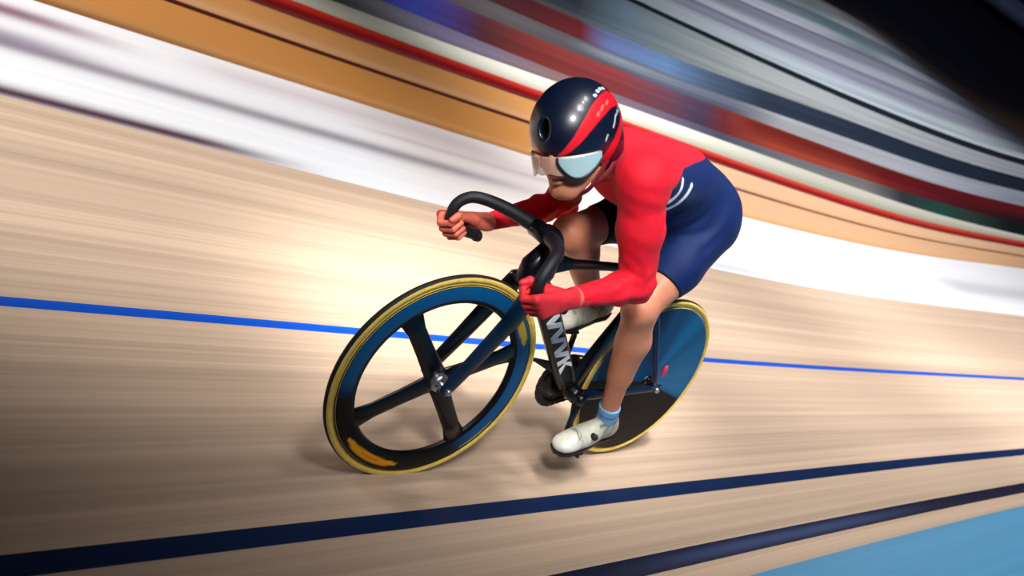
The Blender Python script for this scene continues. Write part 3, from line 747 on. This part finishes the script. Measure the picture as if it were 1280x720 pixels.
def limb_prims(sg, which):
    P = []; a = lambda pr, k=0.03: P.append((pr, k))
    if which == 'arm':
        s, e, w = SHO[sg], ELB[sg], WRI[sg]
        a(ell(s, (0.060, 0.058, 0.062)), 0.06)
        m = s * 0.55 + e * 0.45
        a(cone(s, m, 0.060, 0.060), 0.05); a(cone(m, e, 0.060, 0.047), 0.03)
        m2 = e * 0.68 + w * 0.32
        a(cone(e, m2, 0.042, 0.041), 0.02); a(cone(m2, w, 0.041, 0.0265), 0.02)
    if which == 'thigh':
        h, k_ = HIP[sg], KNEE[sg]; m = h * 0.5 + k_ * 0.5 + A(0, 0.004*sg, 0)
        a(cone(h, m, 0.088, 0.075), 0.04); a(cone(m, k_, 0.075, 0.053), 0.03)
    if which == 'shin':
        k_, n = KNEE[sg], ANK[sg]; ax = (n - k_) / np.linalg.norm(n - k_)
        fwd = np.cross(A(0, 1, 0), ax); fwd = fwd if fwd[0] > 0 else -fwd
        back = -fwd
        a(ell(k_ + fwd*0.012, (0.046, 0.048, 0.052)), 0.03)
        a(cone(k_, n, 0.048, 0.031), 0.02)
        c = k_ * 0.68 + n * 0.32 + back * 0.018
        a(cone(k_ * 0.9 + n * 0.1 + back*0.01, c, 0.040, 0.047), 0.03); a(cone(c, k_ * 0.35 + n * 0.65 + back * 0.006, 0.047, 0.034), 0.03)
    return P
# ---- head frame
pit, rol, yaw = math.radians(16), math.radians(25), math.radians(21)
def Rx(a): c, s = math.cos(a), math.sin(a); return A([1,0,0],[0,c,-s],[0,s,c])
def Ry(a): c, s = math.cos(a), math.sin(a); return A([c,0,s],[0,1,0],[-s,0,c])
def Rz(a): c, s = math.cos(a), math.sin(a); return A([c,-s,0],[s,c,0],[0,0,1])
RH = Rz(yaw) @ Ry(pit) @ Rx(rol)      # columns: forward, left, up
HO = A(0.895, 0.0, 1.112)
def hp(f, l, u): return HO + RH @ A(f, l, u)
def hell(c, r, tilt=0): return ell(hp(*c), r, RH @ Ry(math.radians(tilt)))
def hcone(a, b, r1, r2): return cone(hp(*a), hp(*b), r1, r2)
def head_prims():
    P = []; a = lambda pr, k=0.02: P.append((pr, k))
    a(hell((-0.008, 0, 0.005), (0.104, 0.082, 0.098)))
    a(hell((0.044, 0, -0.070), (0.062, 0.062, 0.080)), 0.03)
    a(hell((0.074, 0, -0.136), (0.026, 0.028, 0.024)), 0.025)          # chin
    for sg in (1, -1):
        a(hcone((0.070, sg*0.018, -0.142), (0.005, sg*0.054, -0.095), 0.018, 0.020), 0.02)   # jaw
        a(hell((0.080, sg*0.036, -0.062), (0.024, 0.022, 0.020)), 0.02)   # cheek
        a(hell((-0.010, sg*0.082, -0.045), (0.020, 0.008, 0.030)), 0.006)  # ear
    a(hcone((0.108, 0, -0.012), (0.120, 0, -0.062), 0.008, 0.010), 0.010)    # nose bridge
    a(hell((0.121, 0, -0.067), (0.012, 0.012, 0.010)), 0.006)
    for sg in (1, -1): a(hell((0.118, sg*0.012, -0.071), (0.010, 0.007, 0.007)), 0.004)
    a(hell((0.106, 0, -0.096), (0.011, 0.021, 0.0065)), 0.005)       # upper lip
    a(hell((0.103, 0, -0.110), (0.011, 0.018, 0.0075)), 0.005)       # lower lip
    a(hcone((0.112, -0.016, -0.103), (0.112, 0.016, -0.103), 0.0025, 0.0025), 0.004) if False else None
    return P
def neck_prims():
    return [(cone((0.66, 0, 1.095), tuple(hp(-0.035, 0, -0.075)), 0.058, 0.052), 0.04)]
# ---- hands
TB_ = A(0.77, 0, 0.64) / np.linalg.norm(A(0.77, 0, 0.64))      # direction of the bar under the grip
def hand_prims(sg):
    P = []; a = lambda pr, k=0.006: P.append((pr, k))
    t = TB_; n1 = A(0, sg, 0); n2 = np.cross(t, n1); n2 = n2 if n2[0] > 0 else -n2     # outward, forward-down
    G = A(0.976 if sg > 0 else 0.962, sg*0.2, 0.724); W = WRI[sg]
    def ring(phi, dist): return n1 * (dist * math.cos(math.radians(phi))) + n2 * (dist * math.sin(math.radians(phi)))
    offs = [0.034, 0.012, -0.010, -0.030]; rad = [0.0098, 0.0102, 0.0098, 0.0086]; ln = [1.0, 1.05, 1.0, 0.85]
    for o, r, l in zip(offs, rad, ln):
        b = G + t * o
        mcp = b + ring(22, 0.034); pip = b + ring(82, 0.033 * l); dip = b + ring(148, 0.0275 * l); tip = b + ring(205, 0.0255 * l)
        a(cone(W + t * o * 0.45 + n1*0.004, mcp, 0.014, 0.0125), 0.014)
        a(cone(mcp, pip, r*1.12, r), 0.004); a(cone(pip, dip, r, r*0.92), 0.003); a(cone(dip, tip, r*0.92, r*0.80), 0.003)
    a(cone(W, (W*0.45 + G*0.55) + n1*0.014 - n2*0.006, 0.024, 0.020), 0.012)
    # thumb: leaves the side of the palm and closes over the bar
    b0 = W * 0.62 + G * 0.38 + t * 0.016 - n1 * 0.004; b1 = G + t * 0.022 - n2 * 0.022 - n1 * 0.006; b2 = G + t * 0.040 - n2 * 0.013 - n1*0.024; b3 = G + t * 0.046 + n2 * 0.008 - n1 * 0.028
    a(cone(b0, b1, 0.016, 0.0125), 0.012); a(cone(b1, b2, 0.0122, 0.0105), 0.004); a(cone(b2, b3, 0.0105, 0.0088), 0.003)
    a(cone(W - (G - W) * 0.35, W, 0.027, 0.025), 0.01)
    return P

# ---- body: one continuous skin (head, neck, torso, limbs); hands are meshed finer and belong to the same object
fb = Field((-0.02, -0.32, 0.22), (1.05, 0.32, 1.28), 0.005)
for pr, k in body_prims(): fb.add(shrink(pr, 0.006), k)
for sg in (1, -1):
    for wh in ('arm', 'thigh'):
        for pr, k in limb_prims(sg, wh): fb.add(shrink(pr, 0.010 if wh == 'arm' else 0.004), k)
    for pr, k in limb_prims(sg, 'shin'): fb.add(pr, k)
    fb.add(cone(tuple(ANK[sg]), tuple(ANK[sg] * 0.4 + FOOT[sg] * 0.6), 0.030, 0.026), 0.01)
for pr, k in neck_prims(): fb.add(pr, k)
Vb, Fb = fb.mesh()
fh = Field(HO - 0.2, HO + 0.2, 0.003)
for pr, k in head_prims(): fh.add(pr, k)
fh.add(cone(tuple(hp(-0.035, 0, -0.075)), tuple(hp(-0.020, 0, -0.03)), 0.05, 0.05), 0.03)
Vh, Fh = fh.mesh()
hands = {}
for sg in (1, -1):
    c = A(0.93, sg*0.2, 0.73); f = Field(c - 0.11, c + 0.11, 0.0022)
    for pr, k in hand_prims(sg): f.add(pr, k)
    hands[sg] = f.mesh()
Vg, Fg = hands[-1]
V = np.vstack([Vb, Vh, Vg]); F = np.vstack([Fb, Fh + len(Vb), Fg + len(Vb) + len(Vh)])
c = np.tile(SKIN, (len(V), 1))
qh = (V - HO) @ RH
ish = np.linalg.norm(V - HO, axis=1) < 0.2
lips = np.exp(-((qh[:, 1] / 0.019) ** 2 + ((qh[:, 2] + 0.103) / 0.0105) ** 2) ** 2) * (qh[:, 0] > 0.085) * ish
c = mixc(c, lin((176, 84, 84)), lips * 0.85)
mouthline = np.exp(-((qh[:, 1] / 0.018) ** 4 + ((qh[:, 2] + 0.1035) / 0.0022) ** 2)) * (qh[:, 0] > 0.085) * ish
c = mixc(c, lin((80, 30, 34)), mouthline * 0.9)
blush = np.exp(-(((np.abs(qh[:, 1]) - 0.045) / 0.025) ** 2 + ((qh[:, 2] + 0.07) / 0.03) ** 2)) * ish
c = mixc(c, lin((220, 118, 96)), blush * 0.35)
# salmon right hand, red glove tip on its forefinger side
ng = len(Vb) + len(Vh); hv = np.arange(len(V)) >= ng
c = np.where(hv[:, None], lin((226, 116, 92)), c)
c = mixc(c, lin((214, 38, 40)), hv * smoothstep(0.224, 0.229, -V[:, 1]) * smoothstep(0.955, 0.965, V[:, 0]))
body = mesh_obj('body', V, F, m_skin, rider, col=c)
# left hand under a red glove
m_glove = material('glove_fabric', attr=True, rough=0.6, vary=0.1, vary_scale=40, bump=0.3, bump_scale=800)
Vl, Fl = hands[1]
d = (Vl - WRI[1]) @ ((A(0.962, 0.2, 0.724) - WRI[1]) / np.linalg.norm(A(0.962, 0.2, 0.724) - WRI[1]))
cl = mixc(np.tile(lin((222, 40, 52)), (len(Vl), 1)), lin((244, 120, 110)), np.exp(-((d + 0.008) / 0.006) ** 2) * 0.8)
o = mesh_obj('glove', Vl, Fl, m_glove, rider, col=cl); o['label'] = 'red full-finger glove on the left hand'

# ---- skinsuit
fs = Field((-0.02, -0.33, 0.55), (0.98, 0.33, 1.28), 0.004)
for pr, k in body_prims(): fs.add(pr, k)
HEML = KNEE[1] * 0.70 + HIP[1] * 0.30; HEMR = KNEE[-1] * 0.76 + HIP[-1] * 0.24
hem = {1: HEML, -1: HEMR}
for sg in (1, -1):
    dirn = KNEE[sg] - HIP[sg]
    for pr, k in limb_prims(sg, 'thigh'): fs.add(halfcut(pr, hem[sg], dirn), k)
    dw = WRI[sg] - ELB[sg]
    for pr, k in limb_prims(sg, 'arm'): fs.add(halfcut(pr, WRI[sg] - dw * 0.04, dw), k)
nk = hp(-0.035, 0, -0.075); fs.add(halfcut(cone((0.66, 0, 1.095), tuple(nk), 0.064, 0.056), A(0.66, 0, 1.095) * 0.55 + nk * 0.45, nk - A(0.66, 0, 1.095)), 0.04)
Vs, Fs_ = fs.mesh()
RED, NAV = lin((230, 24, 46)), lin((6, 32, 84))
def dist_seg(P, a, b):
    ab = b - a; t = np.clip(((P - a) @ ab) / (ab @ ab), 0, 1); return np.linalg.norm(P - a - t[:, None] * ab, axis=1)
x, y, z = Vs.T
side = np.interp(z, [0.80, 0.90, 1.0, 1.05, 1.10, 1.125, 1.145, 1.165, 1.20], [0.67, 0.665, 0.645, 0.63, 0.602, 0.56, 0.48, 0.38, 0.30]) - x        # >0 below/behind the boundary
armd = np.minimum.reduce([np.minimum(dist_seg(Vs, SHO[s_], ELB[s_]), dist_seg(Vs, ELB[s_], WRI[s_])) for s_ in (1, -1)])
arm = (armd < 0.075) & (np.abs(y) > 0.10) & ((np.abs(y) > 0.155) | (x > 0.62))
k = smoothstep(-0.003, 0.003, side) * (~arm)
cs = mixc(np.tile(RED, (len(Vs), 1)), NAV, k)
for pts_, hw_ in (([(0.512, 1.090), (0.526, 1.066), (0.544, 1.040), (0.560, 1.016), (0.576, 0.995)], 0.0078), ([(0.572, 1.100), (0.573, 1.072), (0.584, 1.044), (0.600, 1.020), (0.614, 1.0)], 0.0068), ([(0.622, 1.062), (0.620, 1.04), (0.628, 1.02)], 0.0055)):
    pp_ = spline([(a_, 0.0, b_) for a_, b_ in pts_], 10)
    dm = np.min([np.hypot(x - p_[0], z - p_[2]) for p_ in pp_], axis=0)
    cs = mixc(cs, lin((226, 236, 242)), (1 - smoothstep(hw_ * 0.8, hw_ * 1.2, dm)) * (y > 0.09) * (z > 0.985) * (~arm))
hb_ = np.zeros(len(Vs))
for sg in (1, -1):
    dirn = KNEE[sg] - HIP[sg]; dirn = dirn / np.linalg.norm(dirn)
    e = (Vs - hem[sg]) @ dirn; hb_ = np.maximum(hb_, (e > (-0.036 if sg < 0 else -0.004)) * (dist_seg(Vs, HIP[sg], KNEE[sg]) < 0.12) * ((y * sg) > 0))
cs = mixc(cs, lin((14, 18, 30)), hb_ * (k > 0.5))
nrm = np.zeros_like(Vs); q4 = Vs[Fs_]; fn = np.cross(q4[:, 2] - q4[:, 0], q4[:, 3] - q4[:, 1])
for j in range(4): np.add.at(nrm, Fs_[:, j], fn)
nrm /= np.linalg.norm(nrm, axis=1)[:, None] + 1e-12
disp = np.zeros(len(Vs))
for s_ in (1, -1):
    for p0, p1, sl in ((SHO[s_], ELB[s_], 0.25), (ELB[s_], WRI[s_], 0.5)):
        ax_ = (p1 - p0) / np.linalg.norm(p1 - p0); u_ = np.cross(ax_, A(1, 0, 0)); u_ /= np.linalg.norm(u_); v_ = np.cross(ax_, u_)
        al = (Vs - p0) @ ax_; ang_ = np.arctan2((Vs - p0) @ v_, (Vs - p0) @ u_)
        near = np.exp(-(np.maximum(dist_seg(Vs, p0, p1) - 0.066, 0) / 0.01) ** 2)
        env = np.exp(-((al - 0.27) / 0.09) ** 2) if sl == 0.25 else np.exp(-((al - 0.03) / 0.08) ** 2) + 0.35
        disp += near * env * arm * 0.0014 * (0.4 * np.sin(al * 90 + 3.5 * np.sin(ang_ + 0.5)) + 0.5 * np.sin(al * 150 + 4 * np.sin(ang_ + 2)) + 1.3 * np.sin(6 * ang_ + al * 22 + np.sin(al * 60)))
shl = np.exp(-(np.linalg.norm(Vs - (SHO[1] + A(-0.06, 0, -0.04)), axis=1) / 0.10) ** 2)
disp += shl * 0.0022 * np.sin((Vs @ A(0.5, 0.3, 0.8)) * 150 + 2 * np.sin(Vs[:, 0] * 30))
waist = np.exp(-(np.linalg.norm(Vs - A(0.33, 0.13, 0.96), axis=1) / 0.07) ** 2)
disp += waist * 0.0025 * np.sin((Vs @ A(0.8, 0.0, 0.55)) * 170 + np.sin(Vs[:, 2] * 40))
Vs = Vs + nrm * disp[:, None]
suit = mesh_obj('skinsuit', Vs, Fs_, m_suit, rider, col=cs)

# ---- helmet
m_helm = material('helmet_shell', attr=True, rough=0.34, coat=0.35, vary=0, spec=0.5)
fq = Field((-0.17, -0.14, -0.15), (0.16, 0.14, 0.15), 0.0028)
fq.add(ell((-0.012, 0, 0.002), (0.142, 0.112, 0.128)), 0.01)
fq.add(ell((-0.075, 0, -0.055), (0.072, 0.094, 0.075)), 0.03)
fq.add(ell((0.0, 0, -0.03), (0.108, 0.088, 0.115)), 0.006, sub=True)
# open the front and the underside along a rising edge
def under(P):
    x_, z_ = P[..., 0], P[..., 2]
    edge = -0.045 - 0.067 * (1 / (1 + np.exp((x_ - 0.030) / 0.007)))
    return z_ - edge
fq.add((under, A(-0.17, -0.14, -0.16), A(0.16, 0.14, 0.16)), 0.006, sub=True)
for sg in (0,):   # front vent
    fq.add(ell((0.120, -0.012, 0.026), (0.034, 0.014, 0.024)), 0.010, sub=True)
Vq, Fq = fq.mesh()
qx, qy, qz = Vq.T
HB = lin((8, 18, 40)); ch = np.tile(HB, (len(Vq), 1))
def band(pts, w, colr, ch, amt=1.0):
    """painted band on both helmet sides; pts in (forward, up)"""
    pts = spline(np.array([(p[0], p[1], 0.0) for p in pts]), 10)[:, :2]; wv = np.interp(np.linspace(0, 1, len(pts)), np.linspace(0, 1, len(w)), w)
    dmin = np.full(len(Vq), 9.0)
    for p, ww in zip(pts, wv): dmin = np.minimum(dmin, np.hypot(qx - p[0], qz - p[1]) / ww)
    kk = (1 - smoothstep(0.85, 1.1, dmin)) * (np.abs(qy) > 0.02); return mixc(ch, lin(colr), kk * amt)
ch = band([(0.118, -0.036), (0.105, -0.008), (0.075, 0.030), (0.030, 0.060), (-0.03, 0.074), (-0.095, 0.058)], [0.004, 0.009, 0.014, 0.018, 0.019, 0.018], (226, 26, 40), ch)
ch = band([(0.030, -0.105), (0.008, -0.065), (-0.03, -0.018), (-0.07, 0.02), (-0.115, 0.045)], [0.020, 0.021, 0.017, 0.013, 0.010], (222, 20, 36), ch)
for p, q in (((0.022, 0.090), (0.016, 0.091)), ((0.004, 0.097), (-0.004, 0.098)), ((-0.014, 0.100), (-0.024, 0.100)), ((-0.034, 0.100), (-0.042, 0.098))):
    ch = band([p, ((p[0]+q[0])/2, (p[1]+q[1])/2), q], [0.0035], (206, 220, 232), ch, 0.9)
for p, q in (((0.045, 0.046), (0.038, 0.052)), ((0.028, 0.056), (0.014, 0.066)), ((0.0, 0.066), (-0.012, 0.072))):
    ch = band([p, ((p[0]+q[0])/2, (p[1]+q[1])/2), q], [0.003], (250, 120, 110), ch, 0.8)
for p, q in (((-0.002, 0.010), (-0.024, 0.034)), ((-0.032, 0.034), (-0.044, 0.044)), ((0.030, -0.018), (0.024, -0.006)), ((-0.056, 0.038), (-0.064, 0.050))):
    ch = band([p, ((p[0]+q[0])/2, (p[1]+q[1])/2), q], [0.0030], (212, 220, 224), ch, 0.9)
RHn = np.asarray(RH); Vw = Vq @ RHn.T + HO
inner_ = 1 - smoothstep(0.90, 0.95, np.sqrt(((qx + 0.012) / 0.142) ** 2 + (qy / 0.112) ** 2 + ((qz - 0.002) / 0.128) ** 2)) * 1.0
ch = mixc(ch, lin((6, 7, 10)), inner_ * (qx > 0.05))
helmet = mesh_obj('helmet', Vw, Fq, m_helm, rider, col=ch)
# visor: curved shield hanging from the helmet edge
m_clear = material('shield_clear', (226, 186, 164), rough=0.08, vary=0, alpha=0.5, spec=0.6)
m_reflect = material('shield_reflection', (190, 222, 226), rough=0.22, metal=0.35, vary=0)  # ice-blue reflection put into the base colour, left lens only
m_frame = material('lens_frame', (12, 26, 40), rough=0.3, vary=0)
def shield(a0, a1, u0f, u1f, rad=(0.146, 0.104), cen=(-0.008, 0), n=40, m=14, th=0.0018):
    V = []; F = []
    for s_ in (0, th):
        for i in range(n + 1):
            a_ = math.radians(a0 + (a1 - a0) * i / n)
            for j in range(m + 1):
                uu = u0f(math.degrees(a_)) + (u1f(math.degrees(a_)) - u0f(math.degrees(a_))) * j / m
                sh = 1.0 - 0.9 * max(0, -uu - 0.05) ** 1.2
                V.append(hp(cen[0] + (rad[0] - s_) * math.cos(a_) * sh, (rad[1] - s_) * math.sin(a_) * sh, uu))
    o_ = (n + 1) * (m + 1); ix = lambda s_, i, j: s_ * o_ + i * (m + 1) + j
    for i in range(n):
        for j in range(m):
            F.append((ix(0,i,j), ix(0,i+1,j), ix(0,i+1,j+1), ix(0,i,j+1))); F.append((ix(1,i,j+1), ix(1,i+1,j+1), ix(1,i+1,j), ix(1,i,j)))
    for i in range(n):
        F.append((ix(0,i,0), ix(1,i,0), ix(1,i+1,0), ix(0,i+1,0))); F.append((ix(0,i+1,m), ix(1,i+1,m), ix(1,i,m), ix(0,i,m)))
    for j in range(m):
        F.append((ix(0,0,j+1), ix(1,0,j+1), ix(1,0,j), ix(0,0,j))); F.append((ix(0,n,j), ix(1,n,j), ix(1,n,j+1), ix(0,n,j+1)))
    return np.array(V), F
top = lambda a_: -0.039
def lowc(a_): return -0.055 - 0.034 * math.cos(math.radians(a_ * 0.95)) + 0.006 * math.exp(-(a_ / 9.0) ** 2)
vis = mesh_obj('visor', *shield(-68, 68, top, lowc), m_clear, helmet)
vis['label'] = 'clear wraparound visor'
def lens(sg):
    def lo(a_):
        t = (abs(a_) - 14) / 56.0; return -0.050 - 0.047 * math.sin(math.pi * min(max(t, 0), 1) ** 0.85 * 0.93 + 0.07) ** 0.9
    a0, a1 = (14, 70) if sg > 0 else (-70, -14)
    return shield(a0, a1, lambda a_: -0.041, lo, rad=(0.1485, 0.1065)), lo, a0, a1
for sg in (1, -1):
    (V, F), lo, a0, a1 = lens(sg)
    ln_ = mesh_obj('lens', V, F, m_reflect if sg > 0 else m_clear, vis)
    if sg > 0: ln_['label'] = 'lens with an ice-blue reflection in its colour'
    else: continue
    pts = []
    for a_ in np.linspace(a0, a1, 30):
        uu = lo(a_); sh = 1.0 - 0.9 * max(0, -uu - 0.05) ** 1.2
        pts.append(hp(-0.008 + 0.149 * math.cos(math.radians(a_)) * sh, 0.107 * math.sin(math.radians(a_)) * sh, uu))
    e_ = 0 if sg > 0 else -1
    a_ = 14 * sg; tp = hp(-0.008 + 0.149 * math.cos(math.radians(a_)), 0.107 * math.sin(math.radians(a_)), -0.041)
    pts = [tp] + pts if sg > 0 else pts + [tp]
    o = mesh_obj('lens_frame', *tube(pts, 0.0036, 0.0032, up=tuple(RH[:, 2]), seg=8), m_frame, vis); o['label'] = 'dark lower edge of the lens'
# chin strap and hair
m_strap = material('strap_webbing', (110, 20, 34), rough=0.7, vary=0.1, vary_scale=80)
V1 = tube(spline([hp(-0.005, 0.088, -0.075), hp(0.010, 0.074, -0.105), hp(0.030, 0.048, -0.145), hp(0.032, 0, -0.164), hp(0.030, -0.048, -0.145), hp(0.010, -0.074, -0.105), hp(-0.005, -0.088, -0.075)], 6), 0.0085, 0.0016, up=(1, 0, 0.3), seg=10)
V2 = tube(spline([hp(-0.060, 0.086, -0.085), hp(-0.020, 0.078, -0.115), hp(0.020, 0.058, -0.135)], 6), 0.0085, 0.0016, up=(1, 0, 0.3), seg=10)
mesh_obj('chin_strap', *join(V1, V2), m_strap, rider)
m_hair = material('hair_dark', (48, 22, 20), rough=0.5, vary=0.3, vary_scale=120)
hs = []
for i in range(16):
    l = (i / 15 - 0.5) * 0.07
    hs.append(tube(spline([hp(-0.10, l, -0.085), hp(-0.125, l*0.8 + 0.01, -0.115), hp(-0.150 - 0.006 * (i % 3), l*0.6 + 0.012, -0.110 - 0.012*(i % 2))], 5), [0.006, 0.005, 0.0015], [0.006, 0.005, 0.0015], up=(0, 1, 0.1), seg=7))
mesh_obj('hair', *join(*hs), m_hair, rider)

# ---- shoes and socks
m_shoe = material('shoe_synthetic', attr=True, rough=0.35, vary=0.12, vary_scale=60, coat=0.3)
m_sock = material('sock_knit', attr=True, rough=0.8, vary=0.1, vary_scale=100, bump=0.4, bump_scale=900)
m_sole = material('shoe_sole', (20, 22, 24), rough=0.5, vary=0.1)
def shoe(sg, pitch):
    """x toe, z up in the foot's own frame, origin under the ball of the foot"""
    Rf = Ry(math.radians(pitch)); ped = PEDL if sg > 0 else PEDR
    O = ped + A(0.0, 0, 0.016)
    tf = lambda V: V @ Rf.T + O
    f = Field((-0.20, -0.07, -0.01), (0.10, 0.07, 0.13), 0.0028)
    f.add(ell((0.035, 0.0, 0.024), (0.052, 0.041, 0.026)), 0.01)
    f.add(ell((-0.02, 0.0, 0.030), (0.065, 0.043, 0.034)), 0.02)
    f.add(ell((-0.09, 0.0, 0.038), (0.06, 0.034, 0.042)), 0.03)
    f.add(ell((-0.145, 0.0, 0.045), (0.038, 0.032, 0.048)), 0.02)
    f.add(cone((-0.135, 0, 0.05), (-0.128, 0, 0.095), 0.036, 0.035), 0.02)
    f.add(cone((-0.13, 0, 0.07), (-0.126, 0, 0.13), 0.028, 0.028), 0.004, sub=True)
    f.add((lambda P: P[..., 2] - 0.004, A(-0.2, -0.07, -0.02), A(0.1, 0.07, 0.02)), 0.004, sub=True)
    V, F = f.mesh()
    c = np.tile(lin((206, 204, 186)), (len(V), 1)); c = mixc(c, lin((142, 142, 132)), smoothstep(-0.07, -0.10, V[:, 0]) * 0.6)
    c = mixc(c, lin((240, 238, 224)), smoothstep(0.0, 0.03, V[:, 0]) * 0.8)
    c = mixc(c, lin((60, 64, 60)), np.exp(-((V[:, 0] + 0.075 + V[:, 2] * 0.5) / 0.005) ** 2) * 0.6)
    c = mixc(c, lin((96, 96, 90)), np.exp(-((V[:, 0] + 0.115 + V[:, 2] * 0.2) / 0.004) ** 2) * 0.5)
    c = mixc(c, lin((120, 122, 116)), np.exp(-((V[:, 1] * sg - 0.02) / 0.02) ** 2 - ((V[:, 0] + 0.10) / 0.03) ** 2 - ((V[:, 2] - 0.03) / 0.02) ** 2) * 0.7)
    c = mixc(c, lin((40, 44, 44)), np.exp(-((V[:, 2] - 0.085 + 0.3 * (V[:, 0] + 0.13)) / 0.004) ** 2) * (V[:, 0] < -0.08) * 0.8)
    c = mixc(c, lin((90, 92, 88)), np.exp(-((V[:, 0] - 0.02 + 0.4 * V[:, 2]) / 0.003) ** 2) * (V[:, 2] < 0.05) * 0.5)
    s_ = mesh_obj('shoe', tf(V), F, m_shoe, rider, col=c); s_['label'] = 'pearl white cycling shoe'
    # sole plate follows the outline
    out = [(0.088, 0.0), (0.078, 0.026), (0.045, 0.041), (0.0, 0.044), (-0.05, 0.037), (-0.10, 0.031), (-0.15, 0.033), (-0.178, 0.020), (-0.184, 0.0)]
    out = out + [(a_, -b_) for a_, b_ in out[-2:0:-1]]
    n_ = len(out); VV = [(a_, b_, 0.010) for a_, b_ in out] + [(a_*0.97, b_*0.92, -0.003) for a_, b_ in out]
    FF = [tuple(range(n_)), tuple(range(2*n_-1, n_-1, -1))] + [(i + n_, (i+1) % n_ + n_, (i+1) % n_, i) for i in range(n_)]
    mesh_obj('sole', tf(np.array(VV)), FF, m_sole, s_, smooth=False)
    dial = tube([(-0.045, sg*0.030, 0.052), (-0.045, sg*0.046, 0.056)], 0.011, 0.011, up=(0, 0, 1), seg=18)
    mesh_obj('dial', tf(dial[0]), dial[1], m_sole, s_)
    for xs in (0.005, -0.035):
        st = tube(spline([(xs+0.01, sg*0.038, 0.034), (xs, sg*0.022, 0.058), (xs-0.004, 0.0, 0.066), (xs, -sg*0.022, 0.058)], 5), 0.006, 0.0022, up=(1, 0, 0), seg=8)
        mesh_obj('strap', tf(st[0]), st[1], m_shoe, s_, col=np.tile(lin((176, 176, 164)), (len(st[0]), 1)))
    fk = Field((-0.20, -0.07, 0.03), (-0.05, 0.07, 0.22), 0.0028)
    a0 = (np.linalg.inv(Rf) @ (ANK[sg] - O)); kn = np.linalg.inv(Rf) @ (KNEE[sg] - O)
    d_ = (kn - a0) / np.linalg.norm(kn - a0)
    fk.add(halfcut(cone(tuple(A(-0.128, 0, 0.05)), tuple(a0 + d_ * 0.03), 0.034, 0.0375), a0 + d_ * 0.008, d_), 0.01)
    V, F = fk.mesh(); c = np.tile(lin((112, 168, 216)), (len(V), 1)); e = (V - (a0 + d_ * 0.012)) @ d_
    c = mixc(c, lin((60, 96, 150)), np.exp(-((e + 0.03) / 0.006) ** 2) * 0.7)
    o = mesh_obj('sock', tf(V), F, m_sock, rider, col=c); o['label'] = 'light blue ankle sock'
shoe(1, 14); shoe(-1, 18)
vs = scene.view_settings; vs.view_transform = 'Standard'; vs.look = 'None'; vs.gamma = 1.0; vs.use_curve_mapping = False; vs.exposure = 0.0
